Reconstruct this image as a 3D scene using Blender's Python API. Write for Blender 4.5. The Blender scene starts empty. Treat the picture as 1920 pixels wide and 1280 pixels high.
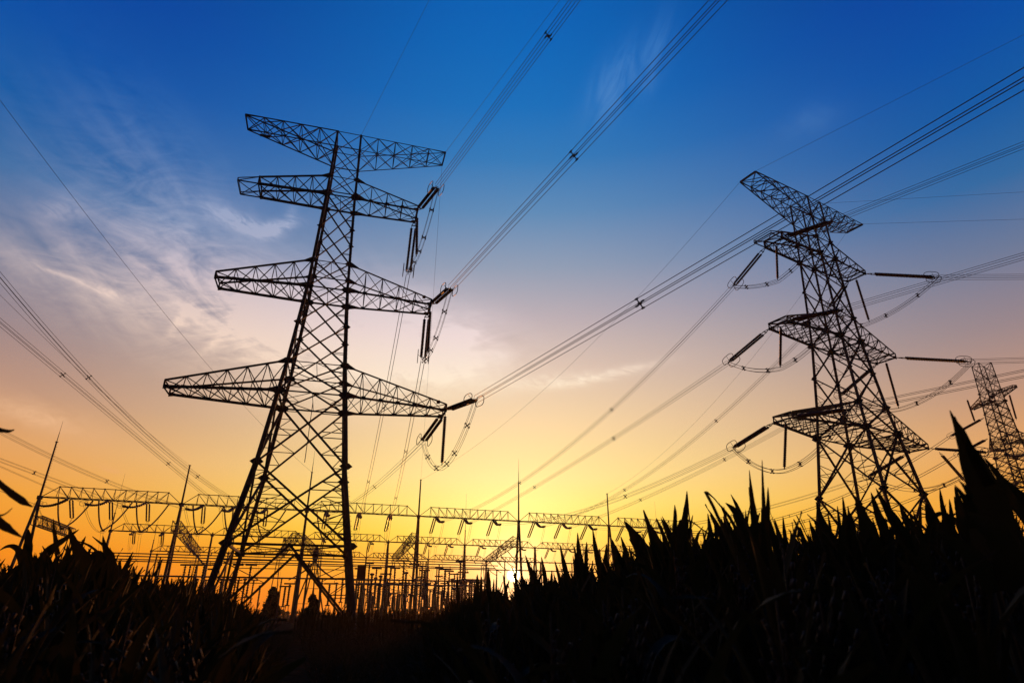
import bpy, math, random
import numpy as np
from mathutils import Vector, Matrix

random.seed(7)
sc = bpy.context.scene
COL = sc.collection
R = math.radians
CZ = 1.6                      # eye height above the field
F_PX, CX, PITCH = 1163.93, 970.46, R(23.72)   # focal length (px of a 1920 px frame), optical axis, upward tilt
HAZE = .00013
SUN_EL, SUN_AZ = R(3.1), R(-0.35)             # azimuth from +Y towards +X

# ------------------------------------------------------------------ camera
cd = bpy.data.cameras.new('camera'); cam = bpy.data.objects.new('camera', cd); COL.objects.link(cam)
cam.location = (0, 0, CZ); cam.rotation_euler = (math.pi/2 + PITCH, 0, 0)
cd.sensor_width = 36; cd.lens = F_PX/1920*36; cd.shift_x = -(CX-960)/1920
cd.clip_start = .05; cd.clip_end = 9000
cd.dof.use_dof = True; cd.dof.focus_distance = 60; cd.dof.aperture_fstop = 4.5
sc.camera = cam
sc.view_settings.view_transform = 'Standard'; sc.view_settings.look = 'None'
sc.view_settings.exposure = 0; sc.view_settings.gamma = 1

# ------------------------------------------------------------------ sky
def lin(c):
    return tuple(((v/255)/12.92 if v/255 <= .04045 else ((v/255+.055)/1.055)**2.4) for v in c)
W = bpy.data.worlds.new('World'); sc.world = W; W.use_nodes = True
NT = W.node_tree; NT.nodes.clear(); L = NT.links
def nd(t, **k):
    n = NT.nodes.new(t)
    for a, v in k.items(): setattr(n, a, v)
    return n
def M(op, a, b=None, c=None, clamp=False):
    n = nd('ShaderNodeMath', operation=op, use_clamp=clamp)
    for i, v in enumerate((a, b, c)):
        if v is None: continue
        if isinstance(v, (int, float)): n.inputs[i].default_value = v
        else: L.new(v, n.inputs[i])
    return n.outputs[0]
def ramp(fac, stops, interp='LINEAR'):
    n = nd('ShaderNodeValToRGB'); cr = n.color_ramp; cr.interpolation = interp
    while len(cr.elements) < len(stops): cr.elements.new(.5)
    for e, (p, c) in zip(cr.elements, stops): e.position = p; e.color = (*c, 1)
    L.new(fac, n.inputs[0]); return n.outputs[0]
def mixc(f, a, b, mode='MIX'):
    n = nd('ShaderNodeMix', data_type='RGBA', blend_type=mode); n.clamp_factor = True
    for s, v in ((n.inputs[0], f), (n.inputs[6], a), (n.inputs[7], b)):
        if isinstance(v, (int, float)): s.default_value = v
        elif isinstance(v, tuple): s.default_value = (*v, 1)
        else: L.new(v, s)
    return n.outputs[2]
tc = nd('ShaderNodeTexCoord')
sx = nd('ShaderNodeSeparateXYZ'); L.new(tc.outputs['Generated'], sx.inputs[0])
X_, Y_, Z_ = sx.outputs
AZ = M('MULTIPLY', M('ARCTAN2', X_, Y_), 180/math.pi)          # degrees
EL = M('MULTIPLY', M('ARCSINE', M('MAXIMUM', M('MINIMUM', Z_, 1), -1)), 180/math.pi)
e01 = M('DIVIDE', EL, 60, clamp=True)
def stops(lst): return [(e/60, lin(c)) for e, c in lst]
centre = stops([(0,(242,126,0)),(2.2,(248,148,0)),(4.4,(250,176,8)),(6.5,(255,212,58)),(9,(255,226,114)),(11.3,(253,223,142)),(15.9,(244,210,160)),(20.8,(220,193,174)),(25.7,(186,172,178)),(30.5,(142,156,180)),(35.4,(92,138,183)),(40,(48,121,184)),(44.4,(16,110,186)),(49,(2,102,184)),(53,(0,95,180)),(60,(3,70,150))])
side = stops([(0,(226,84,0)),(3.8,(248,138,4)),(7.7,(243,158,50)),(11.4,(225,160,98)),(15,(190,146,122)),(19.8,(150,132,138)),(25,(106,120,151)),(30,(46,104,161)),(35,(12,89,163)),(40,(0,78,164)),(45,(0,68,158)),(60,(0,45,115))])
back = stops([(0,(30,24,32)),(8,(34,28,42)),(20,(20,24,48)),(40,(6,18,46)),(60,(3,16,44))])
aAZ = M('ABSOLUTE', AZ)
def sstep(v, a, b):
    n = nd('ShaderNodeMapRange', interpolation_type='SMOOTHSTEP')
    L.new(v, n.inputs[0]); n.inputs[1].default_value = a; n.inputs[2].default_value = b
    return n.outputs[0]
def lstep(v, a, b):
    n = nd('ShaderNodeMapRange'); L.new(v, n.inputs[0]); n.inputs[1].default_value = a; n.inputs[2].default_value = b
    return n.outputs[0]
sky = mixc(sstep(aAZ, 0, 45), ramp(e01, centre), ramp(e01, side))
sky = mixc(sstep(aAZ, 52, 110), sky, ramp(e01, back))
# physical sky under the graded one, kept low: dusk
nish = nd('ShaderNodeTexSky', sky_type='NISHITA'); nish.sun_disc = False
nish.sun_elevation = SUN_EL; nish.sun_rotation = SUN_AZ
# angle from the sun
sd = (math.cos(SUN_EL)*math.sin(SUN_AZ), math.cos(SUN_EL)*math.cos(SUN_AZ), math.sin(SUN_EL))
dp = nd('ShaderNodeVectorMath', operation='DOT_PRODUCT'); L.new(tc.outputs['Generated'], dp.inputs[0]); dp.inputs[1].default_value = sd
ang = M('MULTIPLY', M('ARCCOSINE', M('MINIMUM', dp.outputs['Value'], 1)), 180/math.pi)
# cirrus: noise in (azimuth, elevation) degrees, gathered into patches
def patch(az, el, ra, re, rot, amp):
    c, s = math.cos(R(rot)), math.sin(R(rot))
    a = M('SUBTRACT', AZ, az); e = M('SUBTRACT', EL, el)
    u = M('DIVIDE', M('ADD', M('MULTIPLY', a, c), M('MULTIPLY', e, s)), ra)
    v = M('DIVIDE', M('SUBTRACT', M('MULTIPLY', e, c), M('MULTIPLY', a, s)), re)
    q = M('ADD', M('MULTIPLY', u, u), M('MULTIPLY', v, v))
    return M('MULTIPLY', M('EXPONENT', M('MULTIPLY', q, -1)), amp)
def addall(l):
    o = l[0]
    for x in l[1:]: o = M('ADD', o, x)
    return o
def noise(rot, su, sv, scale, detail, rough, dist, off=0):
    c, s = math.cos(R(rot)), math.sin(R(rot))
    cb = nd('ShaderNodeCombineXYZ')
    L.new(M('MULTIPLY', M('ADD', M('MULTIPLY', AZ, c), M('MULTIPLY', EL, s)), su), cb.inputs[0])
    L.new(M('MULTIPLY', M('SUBTRACT', M('MULTIPLY', EL, c), M('MULTIPLY', AZ, s)), sv), cb.inputs[1])
    cb.inputs[2].default_value = off
    n = nd('ShaderNodeTexNoise'); n.inputs['Scale'].default_value = scale; n.inputs['Detail'].default_value = detail
    n.inputs['Roughness'].default_value = rough; n.inputs['Distortion'].default_value = dist
    L.new(cb.outputs[0], n.inputs['Vector']); return n.outputs['Fac']
def direction(px, py):
    a = px-CX; b = 640-py; f = F_PX
    return Vector((a, f*math.cos(PITCH)-b*math.sin(PITCH), b*math.cos(PITCH)+f*math.sin(PITCH))).normalized()
def azel(px, py):
    d = direction(px, py); return math.degrees(math.atan2(d.x, d.y)), math.degrees(math.asin(d.z))
def P(px, py, ra, re, rot, amp): a, e = azel(px, py); return patch(a, e, ra, re, rot, amp)
n1 = noise(-26, .06, .17, 1.0, 12, .58, 1.7)
n2 = noise(10, .10, .28, 1.7, 12, .64, 2.4, 5.2)
n3 = noise(52, .10, .30, 1.6, 10, .68, .8, 9.1)
big = addall([P(330,470,11,5.5,-28,.74), P(430,570,8,4,-12,.8), P(150,520,8,3.0,-8,.50), P(330,330,9,4,-30,.22), P(560,640,8,3.8,-8,1.25),
              P(690,615,8,4.2,-4,1.6), P(790,650,7,2.3,14,1.1), P(860,690,7,2.4,8,.8), P(80,785,5,1.2,-12,.5), P(1520,222,3.0,1.2,5,.3)])
wisp = addall([P(515,428,1.9,.6,24,1.6), P(455,418,2.2,.6,-10,1.2), P(425,408,3.0,.9,-12,.7), P(545,405,.5,1.1,-10,.6), P(872,632,1.5,.5,24,1.1), P(820,655,3,.6,14,.7), P(1140,702,4.6,.42,9,1.0), P(1030,715,5,.7,3,.7),
              P(338,600,.4,1.8,-22,.75), P(404,640,.38,1.6,-32,.6), P(375,590,2.2,.35,-18,.5), P(140,524,3.6,.35,-5,.65), P(205,552,1.6,.4,-12,.5), P(110,395,1.4,.9,30,.5), P(205,880,1.0,.25,-10,.6), P(60,780,3.6,.7,-10,.6), P(560,560,4,.8,-25,.5), P(700,560,5,.8,10,.5)])
tall = addall([P(1160,150,3.8,1.8,34,.85), P(1235,95,3.0,1.2,50,.8)])
d1 = M('MULTIPLY', big, lstep(M('ADD', M('MULTIPLY', n1, .62), M('MULTIPLY', n2, .38)), .37, .68))
d2 = M('MULTIPLY', tall, lstep(n3, .36, .78))
glow = addall([P(700,620,9,4.6,2,.5), P(800,700,12,4,4,.20), P(450,560,13,7,-16,.20)])
d3 = M('MULTIPLY', wisp, M('MULTIPLY', lstep(noise(-10, .3, .8, 1.2, 10, .62, 1.8, 3.3), .25, .62), .9))
dens = M('MULTIPLY', M('ADD', M('ADD', M('ADD', d1, d3), d2), glow), .92, clamp=True)
ccol = ramp(e01, stops([(0,(255,190,90)),(8,(248,200,140)),(14,(255,236,190)),(19,(255,236,206)),(24,(236,216,214)),(30,(196,192,208)),(38,(138,176,216)),(48,(90,150,214)),(60,(60,110,170))]))
csid = ramp(e01, stops([(0,(250,160,60)),(10,(236,170,110)),(17,(244,206,172)),(22,(236,208,192)),(26,(206,190,196)),(30,(160,168,196)),(38,(96,140,196)),(48,(60,120,190)),(60,(40,80,140))]))
cc = mixc(sstep(aAZ, 4, 34), ccol, csid)
sky = mixc(M('MULTIPLY', dens, M('SUBTRACT', 1, sstep(aAZ, 60, 80))), sky, cc)
# glare of the low sun and its disc
g1 = M('MULTIPLY', M('EXPONENT', M('MULTIPLY', ang, -1/3.4)), 1.0)
g2 = M('MULTIPLY', M('EXPONENT', M('MULTIPLY', ang, -1/9.0)), .20)
glc = nd('ShaderNodeVectorMath', operation='SCALE'); glc.inputs[0].default_value = (1.0, .92, .62); L.new(g1, glc.inputs['Scale'])
gld = nd('ShaderNodeVectorMath', operation='SCALE'); gld.inputs[0].default_value = (1.0, .72, .22); L.new(g2, gld.inputs['Scale'])
add1 = mixc(1.0, mixc(1.0, sky, glc.outputs[0], 'ADD'), gld.outputs[0], 'ADD')
disc = nd('ShaderNodeVectorMath', operation='SCALE'); disc.inputs[0].default_value = (1.0, .8, .35)
L.new(M('MULTIPLY', M('SUBTRACT', 1, sstep(ang, .30, .62)), 12), disc.inputs['Scale'])
add2 = mixc(1.0, add1, disc.outputs[0], 'ADD')
bg1 = nd('ShaderNodeBackground'); L.new(add2, bg1.inputs[0]); bg1.inputs[1].default_value = 1
bg2 = nd('ShaderNodeBackground'); L.new(nish.outputs[0], bg2.inputs[0]); bg2.inputs[1].default_value = .004
ash = nd('ShaderNodeAddShader'); L.new(bg1.outputs[0], ash.inputs[0]); L.new(bg2.outputs[0], ash.inputs[1])
wo = nd('ShaderNodeOutputWorld'); L.new(ash.outputs[0], wo.inputs[0])
W.cycles.sampling_method = 'MANUAL'; W.cycles.sample_map_resolution = 1024

# ------------------------------------------------------------------ sun
ld = bpy.data.lights.new('sun', 'SUN'); ld.energy = 1.6; ld.angle = R(.55); ld.color = (1, .30, .07)
lo = bpy.data.objects.new('sun', ld); COL.objects.link(lo)
lo.rotation_euler = Vector(sd).to_track_quat('Z', 'Y').to_euler(); lo.location = (0, 400, 60)

# ------------------------------------------------------------------ geometry helpers
CAM = Vector((0, 0, CZ))
def at_z(px, py, z): d = direction(px, py); return CAM + d*((z-CZ)/d.z)
def at_y(px, py, y): d = direction(px, py); return CAM + d*(y/d.y)
def proj(p):
    x, y, z = p.x, p.y, p.z-CZ
    fw = y*math.cos(PITCH)+z*math.sin(PITCH); up = -y*math.sin(PITCH)+z*math.cos(PITCH)
    return CX+F_PX*x/fw, 640-F_PX*up/fw
def tip_at(px, py, p0, r, near=True, hang=False):
    """end of a string of about length r that starts at p0 and is seen ending at (px,py)"""
    d = direction(px, py); oc = CAM-p0; b = d.dot(oc); c = oc.dot(oc); m = math.sqrt(max(c-b*b, 0))
    if hang: return CAM-d*b
    r = max(r, m*1.04); q = math.sqrt(r*r-m*m)
    return CAM+d*(-b-q if near else -b+q)

def frame(d, up=(0, 0, 1)):
    d = np.asarray(d, float); d = d/np.linalg.norm(d)
    u = np.asarray(up, float)
    if abs(d@u) > .98: u = np.array([0, 1., 0])
    s = np.cross(d, u); s /= np.linalg.norm(s); t = np.cross(s, d)
    return d, s, t
class MB:
    def __init__(s): s.v = []; s.f = []
    def add(s, v, f):
        o = len(s.v); s.v += [tuple(map(float, q)) for q in v]; s.f += [tuple(i+o for i in q) for q in f]
    def bar(s, p, q, w, h=None):                     # a straight rectangular member
        p = np.array(p, float); q = np.array(q, float); h = h or w
        if np.linalg.norm(q-p) < 1e-4: return
        d, a, b = frame(q-p); a = a*w/2; b = b*h/2
        s.add([p-a-b, p+a-b, p+a+b, p-a+b, q-a-b, q+a-b, q+a+b, q-a+b],
              [(3,2,1,0),(4,5,6,7),(0,1,5,4),(1,2,6,5),(2,3,7,6),(3,0,4,7)])
    def angle(s, p, q, w):                           # an L-section member: two thin flanges
        p = np.array(p, float); q = np.array(q, float)
        if np.linalg.norm(q-p) < 1e-4: return
        d, a, b = frame(q-p); t = w*(.3 if w > .3 else .2)
        prof = [(-w/2,-w/2),(w/2,-w/2),(w/2,-w/2+t),(-w/2+t,-w/2+t),(-w/2+t,w/2),(-w/2,w/2)]
        v = [x+a*i+b*j for x in (p, q) for i, j in prof]
        s.add(v, [(5,4,3,2,1,0),(6,7,8,9,10,11)]+[(i,(i+1)%6,(i+1)%6+6,i+6) for i in range(6)])
    def tube(s, pts, r, n=6, r2=None, cap=True):
        pts = [np.array(p, float) for p in pts]; m = len(pts); V = []
        prev = None
        for i, p in enumerate(pts):
            t = pts[min(i+1, m-1)]-pts[max(i-1, 0)]; t /= np.linalg.norm(t)+1e-12
            if prev is None: _, a, b = frame(t)
            else:
                a = prev-t*(prev@t); a /= np.linalg.norm(a)+1e-12; b = np.cross(a, t)
            prev = a
            rr = r if r2 is None else r+(r2-r)*i/(m-1)
            for k in range(n):
                th = 2*math.pi*k/n; V.append(p+a*rr*math.cos(th)+b*rr*math.sin(th))
        Fc = [(i*n+k, i*n+(k+1)%n, (i+1)*n+(k+1)%n, (i+1)*n+k) for i in range(m-1) for k in range(n)]
        if cap: Fc += [tuple(range(n-1, -1, -1)), tuple((m-1)*n+k for k in range(n))]
        s.add(V, Fc)
    def lathe(s, p, q, prof, n=10):                  # prof: (fraction along, radius)
        p = np.array(p, float); q = np.array(q, float); d, a, b = frame(q-p); V = []
        for f, r in prof:
            c = p+(q-p)*f
            for k in range(n):
                th = 2*math.pi*k/n; V.append(c+a*r*math.cos(th)+b*r*math.sin(th))
        m = len(prof)
        s.add(V, [(i*n+k, i*n+(k+1)%n, (i+1)*n+(k+1)%n, (i+1)*n+k) for i in range(m-1) for k in range(n)]+[tuple(range(n-1,-1,-1)), tuple((m-1)*n+k for k in range(n))])
    def plate(s, c, e1, e2, pts, t):                 # flat polygonal plate, outline in (e1,e2), thickness t
        c = np.array(c, float); e1 = np.array(e1, float); e2 = np.array(e2, float)
        nn = np.cross(e1, e2); nn /= np.linalg.norm(nn); m = len(pts)
        v = [c+e1*x+e2*y+nn*s_*t/2 for s_ in (-1, 1) for x, y in pts]
        s.add(v, [tuple(range(m-1,-1,-1)), tuple(range(m, 2*m))]+[(i,(i+1)%m,(i+1)%m+m,i+m) for i in range(m)])
    def ring(s, c, e1, e2, ra, rb, r, n=20, frac=1.0, squ=.0):
        c = np.array(c, float); e1 = np.array(e1); e2 = np.array(e2); pts = []
        for i in range(n+1):
            th = 2*math.pi*i/n*frac; x, y = math.cos(th), math.sin(th); k = 1+squ*abs(x*y)*2
            pts.append(c+e1*ra*x*k+e2*rb*y*k)
        s.tube(pts, r, 5, cap=False)
    def build(s, name, mat, parent=None, smooth=False):
        me = bpy.data.meshes.new(name); me.from_pydata(s.v, [], s.f); me.validate(); me.update()
        if smooth: me.polygons.foreach_set('use_smooth', [True]*len(me.polygons))
        me.materials.append(mat); o = bpy.data.objects.new(name, me); COL.objects.link(o)
        if parent: o.parent = parent
        return o
def tag(o, label=None, cat=None, group=None, kind=None):
    for k, v in (('label', label), ('category', cat), ('group', group), ('kind', kind)):
        if v: o[k] = v
    return o
def empty(name, loc, rz=0, **k):
    o = bpy.data.objects.new(name, None); COL.objects.link(o); o.location = loc; o.rotation_euler = (0, 0, rz)
    o.empty_display_size = .3
    return tag(o, **k)
def copy_tree(o, parent=None):
    c = o.copy(); COL.objects.link(c); c.parent = parent
    for ch in [x for x in COL.objects if x.parent == o]: copy_tree(ch, c)
    return c

# ------------------------------------------------------------------ materials
def material(name, col, rough=.6, metal=0, var=.25, scale=6, bump=0, trans=0, col2=None):
    m = bpy.data.materials.new(name); m.use_nodes = True; nt = m.node_tree; b = nt.nodes['Principled BSDF']
    tcn = nt.nodes.new('ShaderNodeTexCoord'); no = nt.nodes.new('ShaderNodeTexNoise'); no.inputs['Scale'].default_value = scale
    no.inputs['Detail'].default_value = 6; nt.links.new(tcn.outputs['Object'], no.inputs['Vector'])
    cr = nt.nodes.new('ShaderNodeValToRGB'); cr.color_ramp.elements[0].position = .3; cr.color_ramp.elements[1].position = .7
    c2 = col2 or tuple(c*(1+var) for c in col)
    cr.color_ramp.elements[0].color = (*[c*(1-var) for c in col], 1); cr.color_ramp.elements[1].color = (*c2, 1)
    nt.links.new(no.outputs['Fac'], cr.inputs[0]); nt.links.new(cr.outputs[0], b.inputs['Base Color'])
    b.inputs['Roughness'].default_value = rough; b.inputs['Metallic'].default_value = metal
    b.inputs['Specular IOR Level'].default_value = .3
    if bump:
        bp = nt.nodes.new('ShaderNodeBump'); bp.inputs['Strength'].default_value = bump; nt.links.new(no.outputs['Fac'], bp.inputs['Height']); nt.links.new(bp.outputs[0], b.inputs['Normal'])
    if trans:
        tr = nt.nodes.new('ShaderNodeBsdfTranslucent'); nt.links.new(cr.outputs[0], tr.inputs[0])
        mx = nt.nodes.new('ShaderNodeMixShader'); mx.inputs[0].default_value = trans
        out = nt.nodes['Material Output']; nt.links.new(b.outputs[0], mx.inputs[1]); nt.links.new(tr.outputs[0], mx.inputs[2]); nt.links.new(mx.outputs[0], out.inputs[0])
    return m
STEEL = material('weathered_galvanised_steel', (.07,.066,.066), .75, .15, .3, 3, .1)
POLE = material('painted_steel_pole', (.10,.085,.075), .6, .2, .25, 2)
GLAZE = material('brown_glazed_porcelain', (.075,.022,.014), .3, 0, .2, 8)
WIRE = material('aluminium_conductor', (.11,.10,.10), .5, .5, .2, 20)
HARD = material('cast_fitting', (.09,.085,.085), .5, .5, .2, 12)
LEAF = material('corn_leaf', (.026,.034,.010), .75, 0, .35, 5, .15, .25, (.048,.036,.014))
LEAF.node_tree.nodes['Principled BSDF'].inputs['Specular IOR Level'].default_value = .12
STALK = material('corn_stalk', (.05,.05,.02), .6, 0, .3, 7)
TASSEL = material('corn_tassel', (.045,.032,.016), .8, 0, .25, 14)
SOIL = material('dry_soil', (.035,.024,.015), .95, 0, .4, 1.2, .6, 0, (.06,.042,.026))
TREE = material('tree_foliage', (.035,.045,.018), .8, 0, .4, 2, .1, .1)
BARK = material('tree_bark', (.05,.035,.025), .9, 0, .3, 5, .4)
REDP = material('red_painted_plate', (.30,.03,.015), .5, 0, .1, 5)
ORP = material('orange_painted_plate', (.55,.12,.03), .5, 0, .1, 5)
CONC = material('concrete', (.22,.20,.17), .9, 0, .2, 4, .3)

# ------------------------------------------------------------------ ground
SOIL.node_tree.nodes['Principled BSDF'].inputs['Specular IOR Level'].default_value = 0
def ground():
    mb = MB(); rs = [0,3,6,10,16,25,40,65,100,160,260,420,700,1200,2200,4200]; n = 56
    for i, r in enumerate(rs):
        for k in range(n if i else 1):
            th = 2*math.pi*k/n; x, y = r*math.cos(th), r*math.sin(th)
            z = 0 if r > 60 else .05*math.sin(x*1.7+1)*math.sin(y*1.3)+.03*math.sin(x*3.9)*math.cos(y*3.1)
            mb.v.append((x, y, z-.03))
    for k in range(n): mb.f.append((0, 1+k, 1+(k+1) % n))
    for i in range(1, len(rs)-1):
        o = 1+(i-1)*n
        for k in range(n): mb.f.append((o+k, o+(k+1) % n, o+n+(k+1) % n, o+n+k)[::-1])
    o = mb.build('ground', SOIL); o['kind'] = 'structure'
    mb = MB(); pts = [(-1.2,2),(-2.3,6),(-3.6,11),(-5.4,17),(-8.3,26),(-14,44),(-25,80),(-42,130)]
    for i, (x, y) in enumerate(pts):
        w = .5+.1*math.sin(i*2.1); mb.v += [(x-w, y, .035), (x+w, y, .035)]
    for i in range(len(pts)-1): mb.f.append((2*i, 2*i+1, 2*i+3, 2*i+2))
    PATH = material('trodden_earth', (.05,.028,.014), .95, 0, .35, 2.2, .5)
    PATH.node_tree.nodes['Principled BSDF'].inputs['Specular IOR Level'].default_value = 0
    o = mb.build('path', PATH); o['kind'] = 'structure'
ground()

# ------------------------------------------------------------------ lattice towers
ZT = 55+CZ
WTAB = [(0,6.35),(2.44+CZ,5.69),(5.59+CZ,5.18),(12.96+CZ,4.0),(20.27+CZ,3.21),(23.6+CZ,2.83),(32.73+CZ,2.10),(45.35+CZ,1.61),(ZT,1.41)]
def hw(z): return float(np.interp(z, [a for a, b in WTAB], [b for a, b in WTAB]))
def corner(sx_, sy_, z): w = hw(z); return np.array([sx_*w, sy_*w, z])
CS = [(-1,-1),(1,-1),(1,1),(-1,1)]
def face_x(mb, z0, z1, wd, red=None, horiz=None, sub=0):
    """X bracing of one panel on all four faces; red = size of the small redundant members"""
    for i in range(4):
        a, b = CS[i], CS[(i+1) % 4]
        A0, B0, A1, B1 = corner(*a, z0), corner(*b, z0), corner(*a, z1), corner(*b, z1)
        mb.angle(A0, B1, wd); mb.angle(B0, A1, wd)
        if horiz: mb.angle(A1, B1, horiz)
        w0, w1 = np.linalg.norm(B0-A0), np.linalg.norm(B1-A1); t = w0/(w0+w1)
        Xc = A0+(B1-A0)*t
        if red:
            n = sub
            for S0, S1, D0, D1 in ((A0, A1, A0, B1), (B0, B1, B0, A1)):
                # lower half: from leg to the diagonal below the crossing; upper half likewise
                for k in range(1, n+1):
                    f = k/(n+1)
                    pl = S0+(S1-S0)*t*f; pd = S0+(Xc-S0)*f
                    mb.angle(pl, pd, red)
                    fn = (k+1)/(n+1) if k < n else 1
                    if k < n: mb.angle(S0+(S1-S0)*t*fn, pd, red)
                    else: mb.angle(S0+(S1-S0)*t, pd, red)
                    pl = S1+(S0-S1)*(1-t)*f; pd = S1+(Xc-S1)*f
                    mb.angle(pl, pd, red)
                    if k < n: mb.angle(S1+(S0-S1)*(1-t)*fn, pd, red)
            if n >= 3: mb.angle(A0+(A1-A0)*t, Xc+(A1-A0)*0+ (Xc-Xc), red) if False else None
def gusset(mb, c, s):
    c = np.array(c, float)
    o = [(-s*1.25,0),(-s*.5,s*.62),(s*.5,s*.62),(s*1.25,0),(s*.5,-s*.62),(-s*.5,-s*.62)]
    mb.plate(c, (1,0,0), (0,0,1), o, .05); mb.plate(c, (0,1,0), (0,0,1), o, .05)
def panel_lerp(a, b, n): return [a+(b-a)*i/n for i in range(n+1)]
zA, zB, zC = 5.59+CZ, 12.96+CZ, 20.27+CZ
z3t, z2b, z2t, z1b, z1t, zTb = 23.59+CZ, 32.73+CZ, 36.07+CZ, 45.35+CZ, 48.02+CZ, 51.66+CZ

def tower_shaft(root, upper_panels=2, dense=False, ws=1.0):
    mb = MB()
    lv = [zA, zB, zC, z3t, z2b, z2t, z1b, z1t, zTb, ZT]
    for z0, z1 in zip(lv, lv[1:]):
        w = ws*(.38 if z1 <= zC+.1 else (.34 if z1 <= z2b+.1 else (.30 if z1 <= z1b+.1 else .24)))
        for c in CS: mb.angle(corner(*c, z0), corner(*c, z1), w); 
    for z0, z1 in ((zA, zB), (zB, zC)): face_x(mb, z0, z1, .20, .08, None if z1 == zB else .15, 3 if z1 == zB else 2)
    for zz in (zA,):
        for i in range(4): mb.angle(corner(*CS[i], zz), corner(*CS[(i+1) % 4], zz), .2)
        mb.angle(corner(-1,-1,zz), corner(1,1,zz), .1); mb.angle(corner(1,-1,zz), corner(-1,1,zz), .1)
    for za, zb, wd, n in ((zC, z3t, .16, 1), (z3t, z2b, .16, upper_panels), (z2b, z2t, .14, 1), (z2t, z1b, .15, upper_panels), (z1b, z1t, .10, 1), (z1t, zTb, .09, 1), (zTb, ZT, .09, 1)):
        p = panel_lerp(za, zb, n)
        for z0, z1 in zip(p, p[1:]): face_x(mb, z0, z1, wd, (.06 if z1 < z2b+1 else .045) if n > 1 or z0 < zC+1 else None, (.17 if zb in (z2b, z1b) else .1) if z1 == zb else None, 1)
        if n > 1 or dense:
            for zz in p[1:-1]:
                for c in CS: gusset(mb, corner(*c, zz), .36 if zz < 34 else .28)
    if dense:
        for z0 in np.arange(zA, ZT-1, 1.35):
            face_x(mb, z0, z0+1.35, .065)
    for zz, s in ((zC,.62),(z3t,.5),(z2b,.58),(z2t,.42),(z1b,.5),(z1t,.36),(zB,.5),(zA,.5)):
        for c in CS: gusset(mb, corner(*c, zz), s)
    # plan bracing at the arms and vertical hangers inside the shaft
    for zz in (zC, z2b, z1b, z3t, z2t):
        m = [ (corner(*CS[i], zz)+corner(*CS[(i+1) % 4], zz))/2 for i in range(4)]
        for i in range(4): mb.angle(m[i], m[(i+1) % 4], .07)
        mb.angle(m[0], m[2], .06)
    mb.angle((0,0,zB+1), (0,0,zC), .07)
    # climbing bolts on one leg and ladder
    for z in np.arange(zA, ZT-1, .45):
        c = corner(1,-1,z); mb.bar(c, c+np.array([.22,0,0]), .025)
    mb.build('lattice_shaft', STEEL, root)
    for i, (a, b) in enumerate(CS):                                  # the four legs below the waist belt
        mb = MB(); f = corner(a, b, -.02); t = corner(a, b, zA)
        mb.angle(f, t, .42); mb.bar((f[0], f[1], -.1), (f[0], f[1], .35), .9)
        mids = [np.array([0, b*hw(zA), zA]), np.array([a*hw(zA), 0, zA])]
        for mdd in mids:
            foot = f+(t-f)*.06
            mb.angle(mdd, foot, .2)
            for k in range(1, 5):
                q = k/5; pl = f+(t-f)*(.06+.94*q); pdg = foot+(mdd-foot)*q
                mb.angle(pl, pdg, .075)
                if k < 4: mb.angle(pdg, f+(t-f)*(.06+.94*(k+1)/5), .065)
        c2 = f+(t-f)*.5
        mb.build('leg', STEEL, root)

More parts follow.
